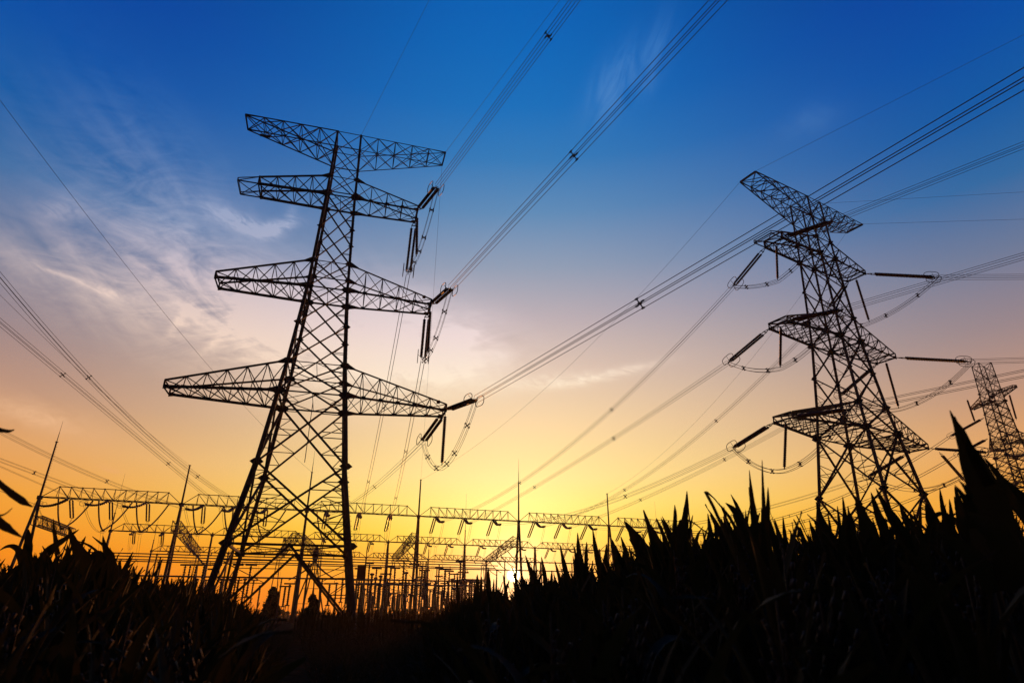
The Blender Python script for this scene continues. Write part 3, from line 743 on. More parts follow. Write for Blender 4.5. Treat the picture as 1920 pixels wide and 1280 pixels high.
a0 = at_y(1890,855,132); e = tip_at(1932,853,a0,8); insulator_string(a0, e, 'level insulator string right of the farthest tower at the picture edge', group='insulators of the farthest tower', r=.22)

# ------------------------------------------------------------------ lines coming in from the left
left = [((1,2),(0,520),36,(200,742),'steepest four wire line sweeping down from the left edge to the gantry',(.28,.62)),
 ((1,1),(0,604),33,(200,765),'four wire line from the left edge just below the steepest one, ending behind the tower',(.3,.66)),
 ((1,0),(0,808),27,(218,909),'shallow four wire line from the left edge crossing above the first front beam',(.4,)),
 ((0,2),(0,862),26.5,None,'low four wire line from the left edge to the right phase of the first bay',(.6,)),
 ((0,1),(0,874),26,None,'lowest pair line from the left edge to the middle phase of the first bay',()),
 ((0,0),(0,920),25.2,None,'short almost level line from the left edge to the left end of the front gantry',())]
for ph, q, zq, mid, lab, sp in left:
    span(PEND[ph], q, zq, lab, mid=mid, g=.25, r=.024, spacers=sp, ext=1.25, n=4 if sp else 2, group='lines coming in from the left')
span(pm[2]+Vector((0,0,0)), (0,188), 48, 'thin single wire crossing the cloudy sky from the upper left behind the big tower', mid=(300,577), n=1, r=.022, ext=1.2, group='thin ground wires')
span(pm[1], (0,553), 36, 'thin single wire between the two steep four wire lines on the left', n=1, r=.02, ext=1.2, mid=(170,715), group='thin ground wires')

# ------------------------------------------------------------------ cross beams, buses and apparatus of the yard
def truss(p0, p1, label, h=1.7, w=1.5, nb=16, cw=.14, dw=.07):
    p0, p1 = Vector(p0), Vector(p1); L_ = (p1-p0).length; m = MB()
    for y in (-w/2, w/2):
        for z in (0, h): m.bar((0,y,z), (L_,y,z), cw)
        for k in range(nb):
            x0, x1 = L_*k/nb, L_*(k+1)/nb; m.bar((x0,y,0), (x1,y,h), dw) if k % 2 else m.bar((x0,y,h), (x1,y,0), dw); m.bar((x0,y,0), (x0,y,h), dw)
    for z in (0, h):
        for k in range(nb): m.bar((L_*k/nb,-w/2,z), (L_*(k+1)/nb,w/2,z), dw); m.bar((L_*k/nb,w/2,z), (L_*(k+1)/nb,-w/2,z), dw)
    o = m.build('cross_truss', STEEL); o.location = p0; o.rotation_euler = (0, -math.asin((p1.z-p0.z)/L_), math.atan2(p1.y-p0.y, p1.x-p0.x))
    return tag(o, label, 'lattice beam', 'cross trusses between gantry rows')
TZ = 17.5
for (a, b, lab) in [((66,983),(131,1006),'closely braced lattice beam behind the leftmost mast, end on'), ((328,992),(371,1042),'lattice beam receding behind the second mast left of the big tower'),
                    ((778,1012),(738,1053),'lattice beam receding left of the plain mast beside the big tower'), ((968,1018),(905,1061),'lattice beam receding just above the sun beside the needle mast'),
                    ((553,1012),(522,1048),'left one of two lattice beams spreading inside the legs of the big tower'), ((560,1012),(600,1046),'right one of two lattice beams spreading inside the legs of the big tower')]:
    truss(at_z(*a, TZ), at_z(*b, TZ), lab)
    pb = at_z(*b, TZ)
    root = empty('trestle', (pb.x, pb.y, 0), label='slim trestle under the '+lab.split(' beam')[0]+' beam'+lab.split('beam')[1][:0]+' '+' '.join(lab.split()[-6:]), cat='post', group='trestles'); m = MB()
    for sg in (-1, 1): m.tube([(sg*1.6,0,-.05), (sg*.3,0,TZ)], .14, 6)
    for f in (.25,.5,.75): m.bar((-1.6+1.3*f,0,TZ*f), (1.6-1.3*f,0,TZ*f), .1)
    m.build('a_frame', POLE, root)
# hanging insulator sets and slack loops under the cross trusses (rigid bus droppers)
for (a, b, w_) in [((740,1050),(778,1008),'lattice beam beside the big tower'), ((905,1060),(965,1022),'lattice beam above the sun'), ((372,1042),(330,990),'lattice beam behind the second mast')]:
    A, B = at_z(*a, TZ), at_z(*b, TZ)
    for k in range(5):
        c = A.lerp(B, (k+.5)/5.5); e = c+Vector((4.2,-1,-3.6))
        insulator_string(c, e, f'{["farthest","fourth","middle","second","nearest"][k]} thin strut under the {w_}', cat='strut', group='struts under the cross trusses', twin=False, rings=False, r=.15, link=.05, far=True, n=6, sag=.5)
# rigid tubular buses: level pipes parallel to the rows
def bus(a, z, x1, label, r=.11, posts=9):
    A = at_z(*a, z); u = row1.dir; Ln = 10
    while proj(A+u*Ln)[0] < x1 and Ln < 400: Ln += 2
    root = empty('bus_pipe', A, label=label, cat='bus bar', group='level bus pipes'); m = MB()
    m.tube([(0,0,0), tuple(u*Ln)], r, 7); m.build('pipe', WIRE, root)
    for k in range(posts):
        q = u*(Ln*(k+.5)/posts); m = MB()
        m.lathe((q.x,q.y,-.05), (q.x,q.y,-3.2), sheds(10,.11,.19), 7); m.tube([(q.x,q.y,-3.2), (q.x,q.y,-z)], .16, 7, .2)
        m.build('support', POLE, root)
for j, (a, z, x1) in enumerate([((146,1034),12.4,905), ((146,1039.5),12.2,930), ((150,1045.5),12.0,925), ((150,1049),11.8,900)]):
    bus(a, z, x1, f'{["top","second","third","lowest"][j]} of four level bus pipes running below the gantry beams from the left', posts=3)
bus((236,1078), 8.6, 905, 'long low bus pipe crossing between the legs of the big tower', .16, 9)
bus((640,1094), 6.8, 900, 'lowest thick bus pipe right of the big tower near the horizon', .14, 8)
bus((860,1066), 10.6, 1240, 'level bus pipe passing behind the corn right of the sun', .12, 3)
bus((880,1050), 12.6, 1240, 'upper level bus pipe right of the sun behind corn', .12, 3)

# splayed lattice trestle seen between the tower legs (under the centre mast)
pc = row1.node(2); root = empty('splayed_stand', (pc.x+1.5, pc.y+6, 0), label='four legged splayed stand under the centre mast inside the big tower legs', cat='stand')
m = MB()
for x, y in ((-2.9,0),(2.2,1.2),(-.8,-1.4),(.9,-.8)): m.tube([(x*1.5,y*1.5,-.05), (x*.12,y*.12,13.2)], .17, 7, .14)
for f in (.3,.55,.8): m.bar((-4.3*(1-f)-.2,0,13*f), (3.3*(1-f)+.2,0,13*f), .1)
m.build('legs', POLE, root)
m = MB(); m.lathe((0,0,13), (0,0,16.5), [(0,.3),(.2,.7),(.5,.8),(.8,.5),(1,.25)], 10); m.build('head', POLE, root)
for s in (-1, 1):
    m = MB(); pts = [(s*(.6+5*f), 0, 12.6-3.6*f**.7*(1.0)-.0) for f in [i/8 for i in range(9)]]
    m.tube(pts, .22, 7, .12); m.build('curved_arm', POLE, root)

# apparatus posts: dense low forest of insulator posts over the horizon
def make_post_insulator(h, kind):
    root = empty('post_insulator', (0,0,0)); m = MB(); hb = h*.45
    if kind == 0: m.tube([(0,0,-.05), (0,0,hb)], .17, 7)
    else:
        for s in (-1, 1): m.bar((s*.45,0,-.05), (s*.25,0,hb), .14)
        for f in (.3,.6): m.bar((-.4,0,hb*f), (.4,0,hb*f), .08)
        m.bar((-.5,0,hb), (.5,0,hb), .2)
    m.build('pedestal', POLE, root)
    m = MB(); m.lathe((0,0,hb), (0,0,h), sheds(12,.16,.27), 8); m.build('shed_column', GLAZE, root)
    m = MB()
    if kind == 0: m.lathe((0,0,h), (0,0,h+.5), [(0,.2),(.3,.42),(.8,.42),(1,.1)], 8)
    elif kind == 1: m.bar((-1.2,0,h+.15), (1.2,0,h+.15), .22, .3); m.bar((.9,0,h), (.9,0,h+.8), .1)
    else: m.ring((0,0,h+.3), (1,0,0), (0,1,0), .6, .6, .06, 14); m.bar((0,0,h), (0,0,h+.7), .18)
    m.build('head_fitting', HARD, root)
    return root
protos = []
rng = random.Random(3)
for i in range(6): protos.append(make_post_insulator([5.6,7.4,6.4,8.6,9.6,5.0][i], i % 3))
used = set()
def put_post(px, py_top, y):
    p = at_y(px, 1151, y); h = ztop(Vector((p.x, y, 0)), py_top)
    k = min(range(6), key=lambda i: abs([5.6,7.4,6.4,8.6,9.6,5.0][i]*(1)-h)+rng.random()*1.2)
    h0 = [5.6,7.4,6.4,8.6,9.6,5.0][k]
    if k in used: r = copy_tree(protos[k])
    else: r = protos[k]; used.add(k)
    r.location = (p.x, y, 0); s = h/h0; r.scale = (1, 1, s); r.rotation_euler = (0, 0, row1_rz+rng.uniform(-.1,.1))
    if px < 480: zone = ('post insulator or switch column low on the horizon left of the big tower', 'equipment posts left of the big tower')
    elif px < 652: zone = ('post insulator or switch column seen low between the legs of the big tower', 'equipment posts between the tower legs')
    else: zone = ('post insulator or switch column in the crowd between the left tower and the sun', 'equipment posts between tower and sun')
    tag(r, zone[0], 'equipment post', zone[1])
row1_rz = math.atan2(row1.dir.y, row1.dir.x)
for px in list(np.arange(664, 905, 3.3)):
    put_post(px+rng.uniform(-2,2), rng.choice([1112,1106,1100,1094,1088,1116,1120]) , rng.uniform(120, 230))
for px in (662,673,681,697,704,722,729,744,760,768,782,796,803,822,829,836,850,858,864,882,668,690,712,735,752,790,815,842,870,890): put_post(px+rng.uniform(-5,5), rng.uniform(1052,1100), rng.uniform(120,190))
for px in list(np.arange(330, 470, 9)): put_post(px+rng.uniform(-3,3), rng.choice([1080,1068,1060,1088]), rng.uniform(120,200))
for px in (480,528,536,596,612,625,636,645): put_post(px, rng.choice([1100,1085,1095]), rng.uniform(130,200))
for i in range(6):
    if i not in used:
        for ch in [o for o in COL.objects if o.parent == protos[i]]: bpy.data.objects.remove(ch)
        bpy.data.objects.remove(protos[i])
# slack flexible connections: low sagging wires between posts
for j in range(22):
    x0 = 664+j*11.5; y_ = rng.uniform(125,190); a_ = at_y(x0, rng.uniform(1075,1100), y_); b_ = a_+Vector((rng.uniform(4,8), rng.uniform(-3,6), rng.uniform(-3,2)))
    link_span(a_, b_, 'short slack connecting wire low in the yard between the left tower and the sun', sag=rng.uniform(.8,2), n=1, r=.05, group='slack connecting wires')
# tall thin lattice mast far away between tower and sun
m = MB(); p = at_y(779+6, 1151, 330)
for z in range(0, 26, 2):
    w = 1.4-z*.03
    for a, b in (((-w,-w),(w,-w)),((w,-w),(w,w)),((w,w),(-w,w)),((-w,w),(-w,-w))):
        m.bar((a[0],a[1],z), (b[0],b[1],z+2), .12); m.bar((a[0],a[1],z), (a[0],a[1],z+2), .16); m.bar((a[0],a[1],z), (b[0],b[1],z), .12)
o = m.build('lattice_mast', STEEL); o.location = (p.x, 330, 0); tag(o, 'small distant lattice mast low in the yard right of the big tower', 'lattice mast')

# ------------------------------------------------------------------ distant trees
def leaf_cloud(mb, c, rad, n, size, rg, squash=1.0, lumps=None):
    for _ in range(n):
        if lumps: lc, lr = rg.choice(lumps)
        else: lc, lr = c, rad
        while True:
            q = Vector((rg.uniform(-1,1), rg.uniform(-1,1), rg.uniform(-1,1)))
            if q.length <= 1: break
        q = Vector((lc[0]+q.x*lr, lc[1]+q.y*lr, lc[2]+q.z*lr*squash)); s = size*rg.uniform(.5,1.3)
        a = Vector((rg.uniform(-1,1), rg.uniform(-1,1), rg.uniform(-1,1))).normalized(); b = a.cross(Vector((rg.random(), rg.random(), rg.random()+.1))).normalized()
        o = len(mb.v); mb.v += [tuple(q-a*s), tuple(q+b*s*.5), tuple(q+a*s), tuple(q-b*s*.5)]; mb.f.append((o, o+1, o+2, o+3))
def tree(px, ytop, y, wpx, label):
    rg = random.Random(int(px)); b = at_y(px, 1151, y); h = ztop(Vector((b.x, y, 0)), ytop); w = wpx/F_PX*y*.5
    root = empty('tree', (b.x, y, 0), label=label, cat='tree', group='distant trees between the tower legs')
    m = MB(); m.tube([(0,0,-.1), (.1,0,h*.3), (0,.1,h*.85)], w*.12, 7, .05)
    for k in range(7):
        z = h*(.25+.08*k); th = k*2.4; m.tube([(0,0,z), (w*.7*math.cos(th), w*.7*math.sin(th), z+h*.12)], .12, 5, .03)
    m.build('trunk', BARK, root)
    m = MB(); lumps = []
    for k in range(16):
        f = k/16; th = rg.uniform(0,6.28); rr = w*(.7-.35*f)*rg.uniform(.3,1); lumps.append(((rr*math.cos(th), rr*math.sin(th), h*(.06+.80*f)), w*rg.uniform(.38,.82)*(1-.45*f**2)))
    leaf_cloud(m, None, 0, 4200, .42, rg, 1.3, lumps); m.build('crown', TREE, root)
tree(506, 1094, 150, 30, 'dark upright tree left of the splayed stand between the tower legs')
tree(585, 1109, 150, 26, 'dark bushy tree right of the splayed stand between the tower legs')
rg = random.Random(5); m = MB()
for k in range(170):
    px = rg.uniform(-100, 1300); y = rg.uniform(420, 640); b = at_y(px, 1151, y); h = rg.uniform(2.5, 6.5)
    leaf_cloud(m, (b.x, y, h*.45), h*.55, 40, 1.3, rg, 1.0)
tag(m.build('tree_line', TREE), 'low dark line of far trees along the horizon', 'far trees', kind='stuff')

# ------------------------------------------------------------------ corn
def blade(mb, base, az, up, length, width, curl, rg, n=9, twist=0):
    """one corn leaf: folded strap that leaves the stalk, rises and arches"""
    p = Vector(base); el = up; seg = length/n; h = Vector((math.cos(az), math.sin(az), 0)); sd_ = Vector((-h.y, h.x, 0)); o = len(mb.v)
    for i in range(n+1):
        f = i/n; w = width*(min(1, .45+f*2.2))*(1-f**2.2)**.8+.0015; w = max(w, .0015)
        wob = .06*math.sin(f*9+az*3)*width/.08
        d = h*math.cos(el)+Vector((0,0,1))*math.sin(el); nrm = h*(-math.sin(el))+Vector((0,0,1))*math.cos(el)
        s_ = (sd_*math.cos(twist*f)+nrm*math.sin(twist*f))
        mb.v += [tuple(p+s_*w*.5+nrm*(w*.22+wob*.12)), tuple(p), tuple(p-s_*w*.5+nrm*(w*.22-wob*.12))]
        p = p+d*seg; el -= curl*(.35+1.5*f)/n
    for i in range(n):
        a = o+3*i; mb.f += [(a, a+1, a+4, a+3), (a+1, a+2, a+5, a+4)]
def corn_parts(seed, h=2.2, tassel=True, upright=False):
    rg = random.Random(seed); st, fo, ta = MB(), MB(), MB()
    bend = rg.uniform(-.05,.05); sp = lambda f: Vector((bend*f*f*h, bend*.6*f*h*f, h*f*.86))
    st.tube([sp(f) for f in (0,.25,.5,.75,1)], .017, 7, .006)
    for k in range(1, 8): q = sp(k/8); st.lathe(q-Vector((0,0,.012)), q+Vector((0,0,.012)), [(0,.015),(.5,.021),(1,.015)], 7)
    ph = rg.uniform(0, 6.28); nl = 17
    for k in range(nl):
        f = .10+.88*k/nl; az = ph+math.pi*k+rg.uniform(-.55,.55)
        topness = max(0, (f-.45)/.55)
        up = 1.0+.42*topness+rg.uniform(-.14,.14); ln = (.80-.22*topness)*rg.uniform(.8,1.15)*h/2.2; curl = (2.0-1.5*topness)*rg.uniform(.6,1.25)
        if rg.random() < .16: curl += 1.2
        if upright and f > .4: up = 1.40+rg.uniform(-.1,.1); curl = rg.uniform(.02,.25); ln *= 1.1
        blade(fo, sp(f), az, up, ln, rg.uniform(.06,.098)*(1-.15*topness), curl, rg, twist=rg.uniform(-1.1,1.1))
    if tassel:
        t0 = sp(1); ta.tube([t0, t0+Vector((0,0,h*.15))], .006, 5, .002)
        for k in range(8):
            th = rg.uniform(0,6.28); ln = rg.uniform(.12,.2)*h/2.2; b = t0+Vector((0,0,.03*k*.5)); sp_ = rg.uniform(.15,.45)
            pts = [b+Vector((math.cos(th)*sp_*ln*f_, math.sin(th)*sp_*ln*f_, ln*f_*(1-.25*sp_*f_))) for f_ in (0,.35,.7,1)]; ta.tube(pts, .0045, 4, .0025)
            for f_ in range(1, 4):
                q = pts[f_]; ta.bar(q-Vector((.006,0,.012)), q+Vector((.006,0,.012)), .011)
    mz = max(max(v[2] for v in fo.v), max([v[2] for v in ta.v] or [0]))
    for q in (st, fo, ta): q.v = [(x*1.0, y*1.0, z*h/mz) for x, y, z in q.v]
    return st, fo, ta
PROT = []
for i in range(9):
    st, fo, ta = corn_parts(100+i, 2.3, tassel=(i % 3 == 0), upright=(i % 2 == 1))
    PROT.append((st, fo, ta))
meshes = []
def mesh_of(mb, name, mat, smooth=True):
    me = bpy.data.meshes.new(name); me.from_pydata(mb.v, [], mb.f); me.update()
    if smooth: me.polygons.foreach_set('use_smooth', [True]*len(me.polygons))
    me.materials.append(mat); return me
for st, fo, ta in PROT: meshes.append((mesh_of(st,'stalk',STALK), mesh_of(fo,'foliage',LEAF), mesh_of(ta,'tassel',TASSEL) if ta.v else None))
def corn(x, y, h, rz, k, lean=(0,0), label=None, group=None, wide=1.0):
    r = empty('corn_plant', (x, y, -.02), rz, label=label, cat='corn plant', group=group); s = h/2.3*.97
    r.scale = (s*wide, s*wide, s); r.rotation_euler = (lean[0], lean[1], rz)
    for me in meshes[k]:
        if me: o = bpy.data.objects.new(me.name, me); COL.objects.link(o); o.parent = r
    return r
# outline of the crop against the sky, picture px
SIL_R = [(830,1128),(845,1118),(868,1096),(885,1100),(900,1086),(925,1064),(948,1100),(966,1104),(985,1042),(1005,1062),(1035,1065),(1060,1058),(1075,1040),(1090,1012),(1120,1045),(1150,1028),(1180,990),(1200,1010),(1228,1010),(1252,1000),(1275,930),(1290,950),(1303,965),(1335,978),(1350,1004),(1375,962),(1405,922),(1418,935),(1430,868),(1442,930),(1465,1002),(1482,982),(1500,1034),(1516,1020),(1540,975),(1560,948),(1575,936),(1600,926),(1622,950),(1640,942),(1656,968),(1690,932),(1705,995),(1735,957),(1752,950),(1770,922),(1786,925),(1800,950),(1832,945),(1860,940),(1884,935),(1915,950),(1940,940)]
SIL_L = [(-20,1030),(0,1042),(22,1034),(50,1006),(62,1000),(88,1012),(108,985),(128,992),(150,1030),(185,1012),(200,1008),(225,1050),(250,1064),(262,1050),(285,1066),(310,1062),(330,1058),(352,1066),(380,1078),(404,1086),(425,1092),(442,1106),(460,1112),(476,1126),(488,1134)]
def sil(px, tab):
    return float(np.interp(px, [a for a, b in tab], [b for a, b in tab]))
def ratio(py): d = direction(CX, py); return d.z/d.y
rg = random.Random(11); placed = []
lab_r = ('dark corn plant in the front of the tall stand rising toward the right edge', 'tall corn stand on the right')
lab_m = ('dark corn plant in the stand just below and right of the sun', 'corn near the sun')
lab_l = ('dark corn plant in the stand on the left below the gantry', 'corn stand on the left')
special = {}
for tab, zone in ((SIL_R, 'r'), (SIL_L, 'l')):
    for (px, py) in tab:
        py += 5 if zone == "r" else 3; h = rg.uniform(2.1, 2.4); rt = ratio(py); y = (h-CZ)/max(rt, .004); y = min(y, 34)
        h = CZ+rt*y; p = at_y(px, 1151, y)
        lab = lab_l if zone == 'l' else (lab_m if px < 1080 else lab_r)
        sl = special.get(px)
        corn(p.x, y, h*1.0, rg.uniform(0,6.28), rg.choice([1,3,5,7,1,3]), label=sl or lab[0], group=None if sl else lab[1], lean=(rg.uniform(-.05,.05), rg.uniform(-.05,.05)))
        placed.append((p.x, y))
for tab, zone, p0_, p1_ in ((SIL_R, 'r', 1000, 1930), (SIL_L, 'l', -10, 480)):    # ragged rim between the tallest plants
    px = p0_
    while px < p1_:
        if not 1498 < px < 1530:
            py = sil(px, tab)+rg.uniform(8, 46); y = min(26, max(1.9, rg.uniform(.5,.8)/max(ratio(py), .01))); p = at_y(px, 1151, y)
            lab = lab_l if zone == 'l' else (lab_m if px < 1080 else lab_r)
            corn(p.x, y, CZ+ratio(py)*y, rg.uniform(0,6.28), rg.choice([1,3,5,7]), label=lab[0], group=lab[1], lean=(rg.uniform(-.06,.06), rg.uniform(-.06,.06)))
        px += rg.uniform(7, 16)
# fill behind and in front of the outline, never higher than it
cands = []
def inside(x, y):
    px = CX+F_PX*x/(y*math.cos(PITCH))  # rough column at eye level
    if px > 1965 or px < -60: return None
    if px > 815+max(0, 6-y)*30: return 'r' 
    if px < 492-max(0, 5-y)*20: return 'l'
    return None
for _ in range(16000):
    y = 1.25+22*rg.random()**1.7; x = rg.uniform(-1.05, 1.0)*y
    z = inside(x, y)
    if z: cands.append((y, x, z))
cands.sort(); cnt = 0; fill = []
grid = {}
for y, x, z in cands:
    key = (round(x/.22), round(y/.26))
    if key in grid: continue
    px = proj(Vector((x, y, CZ)))[0]; pyl = sil(px, SIL_R if z == 'r' else SIL_L)+rg.uniform(16, 60)
    h = CZ+ratio(pyl)*y
    if h > 2.5: h = rg.uniform(2.2, 2.45)
    h = min(h, 2.5)
    if h < 1.35: continue
    grid[key] = 1; fill.append((x, y, h, z, px))
# nearest ones as individuals, the rest one mass
NIND = 100
seen = fill[:NIND]; rest = fill[NIND:]
for x, y, h, z, px in seen:
    lab = lab_l if z == 'l' else (lab_m if px < 1080 else lab_r)
    corn(x, y, h, rg.uniform(0,6.28), rg.randrange(9), label=lab[0], group=lab[1], lean=(rg.uniform(-.04,.04), rg.uniform(-.04,.04)))
def mass(items, name, label, cat, protos_, mat):
    V, Fc = [], []; off = 0
    arr = [(np.array(p.v), p.f) for p in protos_]
    for x, y, h, *_ in items:
        v, f = arr[rg.randrange(len(arr))]; a = rg.uniform(0, 6.28); s = h/2.3; c_, s_ = math.cos(a)*s, math.sin(a)*s
        q = np.empty_like(v); q[:,0] = v[:,0]*c_-v[:,1]*s_+x; q[:,1] = v[:,0]*s_+v[:,1]*c_+y; q[:,2] = v[:,2]*s
        V.append(q); Fc += [tuple(i+off for i in g) for g in f]; off += len(v)
    me = bpy.data.meshes.new(name); me.from_pydata(np.concatenate(V).tolist(), [], Fc); me.update(); me.materials.append(mat)
    o = bpy.data.objects.new(name, me); COL.objects.link(o); return tag(o, label, cat, kind='stuff')
low = []
for i in range(5):
    st, fo, ta = corn_parts(300+i, 2.3, False, i % 2 == 0); m_ = MB(); m_.v = st.v+fo.v; m_.f = st.f+[tuple(j+len(st.v) for j in g) for g in fo.f]; low.append(m_)
for _ in range(520):     # field behind the low middle, its tops on the horizon
    y = rg.uniform(30, 75); px = rg.uniform(556, 860) if rg.random() < .6 else rg.uniform(-40, 492); x = at_y(px, 1151, y).x
    rest.append((x, y, CZ+ratio(1151-rg.uniform(-6, 15))*y, 'm', px))
for _ in range(420):     # far part of the right stand
    y = rg.uniform(18, 50); px = rg.uniform(840, 1930); x = at_y(px, 1151, y).x; rest.append((x, y, rg.uniform(1.9, 2.3), 'm', px))
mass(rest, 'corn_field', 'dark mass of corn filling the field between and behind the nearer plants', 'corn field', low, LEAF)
# weeds and low growth in the middle, beside the path
wd = []
for i in range(4):
    m_ = MB(); r2 = random.Random(i)
    for k in range(16): blade(m_, (r2.uniform(-.2,.2), r2.uniform(-.2,.2), 0), r2.uniform(0,6.28), r2.uniform(.7,1.4), r2.uniform(1.0,2.3), r2.uniform(.04,.12), r2.uniform(.6,2.2), r2, 6)
    wd.append(m_)
wi = []
for _ in range(2300):
    y = 3+45*rg.random()**1.3; px = rg.uniform(470, 860); b = at_y(px, 1151, y)
    if abs(b.x-float(np.interp(y, [2,6,11,17,26,44,80], [-1.2,-2.3,-3.6,-5.4,-8.3,-14,-25]))) < .45: continue
    wi.append((b.x, y, rg.uniform(.35,1.0) if px < 780 else rg.uniform(.6,1.3)))
mass(wi, 'weeds', 'low tangled weeds in the dark open ground between the corn stands', 'weeds', wd, LEAF)

# prominent leaves: each list is picture points tip..base with leaf width in px, built at the plant's own distance and real size
def strap(parent, pts, y, lean=.12, rgs=0, yaw=.35):
    """pts: (px, py, width px) from tip to base; y = distance of the plant"""
    r2 = random.Random(rgs); P3 = []; Wd = []
    for k, (px, py, w) in enumerate(pts):
        f = k/max(1, len(pts)-1); q = at_y(px, py, y-lean*(1-f)**1.5+.0); P3.append(q); Wd.append(w/F_PX*(q.y*math.cos(PITCH)+(q.z-CZ)*math.sin(PITCH)))
    # smooth resample
    n = 14; Q = []; WW = []
    def cr(a, b, c, d, t): return (b*2+(c-a)*t+(a*2-b*5+c*4-d)*t*t+(b*3-a-c*3+d)*t*t*t)*.5
    m = len(P3)-1
    for i in range(n+1):
        u = i/n*m; k = min(int(u), m-1); t = u-k
        a, b, c, d = P3[max(k-1,0)], P3[k], P3[k+1], P3[min(k+2,m)]
        Q.append(cr(a,b,c,d,t)); WW.append(Wd[k]+(Wd[k+1]-Wd[k])*t)
    mb = MB(); V = []
    for i, q in enumerate(Q):
        tg = (Q[min(i+1,n)]-Q[max(i-1,0)]).normalized(); vw = (q-CAM).normalized()
        sdv = tg.cross(vw).normalized(); nr = sdv.cross(tg).normalized()
        a = yaw*math.sin(i*.35+rgs); sv = sdv*math.cos(a)+nr*math.sin(a); w = max(WW[i], .002)*(1+.07*math.sin(i*1.9+rgs))
        mb.v += [tuple(q+sv*w*.5+nr*w*.16-parent.location), tuple(q-parent.location), tuple(q-sv*w*.5+nr*w*.16-parent.location)]
    for i in range(n): o = 3*i; mb.f += [(o,o+1,o+4,o+3),(o+1,o+2,o+5,o+4)]
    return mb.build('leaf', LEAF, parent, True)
def hero(leaves, y, label, group, k=0, foot=None, hs=.92, proto=True):
    """a corn plant whose uppermost leaves are the ones seen against the sky"""
    bx, by, _ = leaves[0][-1]; p = at_y(foot or bx, 1151, y); root = empty('corn_plant', (p.x, y, -.02), label=label, cat='corn plant', group=group)
    top = min(at_y(bx, max(l[-1][1] for l in leaves), y).z, 2.4)
    if proto:
        rz = (hash_(bx) % 628)/100
        for me in meshes[k]:
            if me and me.name.split('.')[0] != 'tassel':
                o = bpy.data.objects.new(me.name, me); COL.objects.link(o); o.parent = root; sc_ = top*hs/2.3; o.scale = (sc_,)*3; o.rotation_euler = (0,0,rz)
    for j, l in enumerate(leaves): strap(root, [(a_, b_, c_*.85) for a_, b_, c_ in l], y-.05*j, rgs=int(bx)+j)
    return root
def hash_(v): return int(abs(v)*7919)
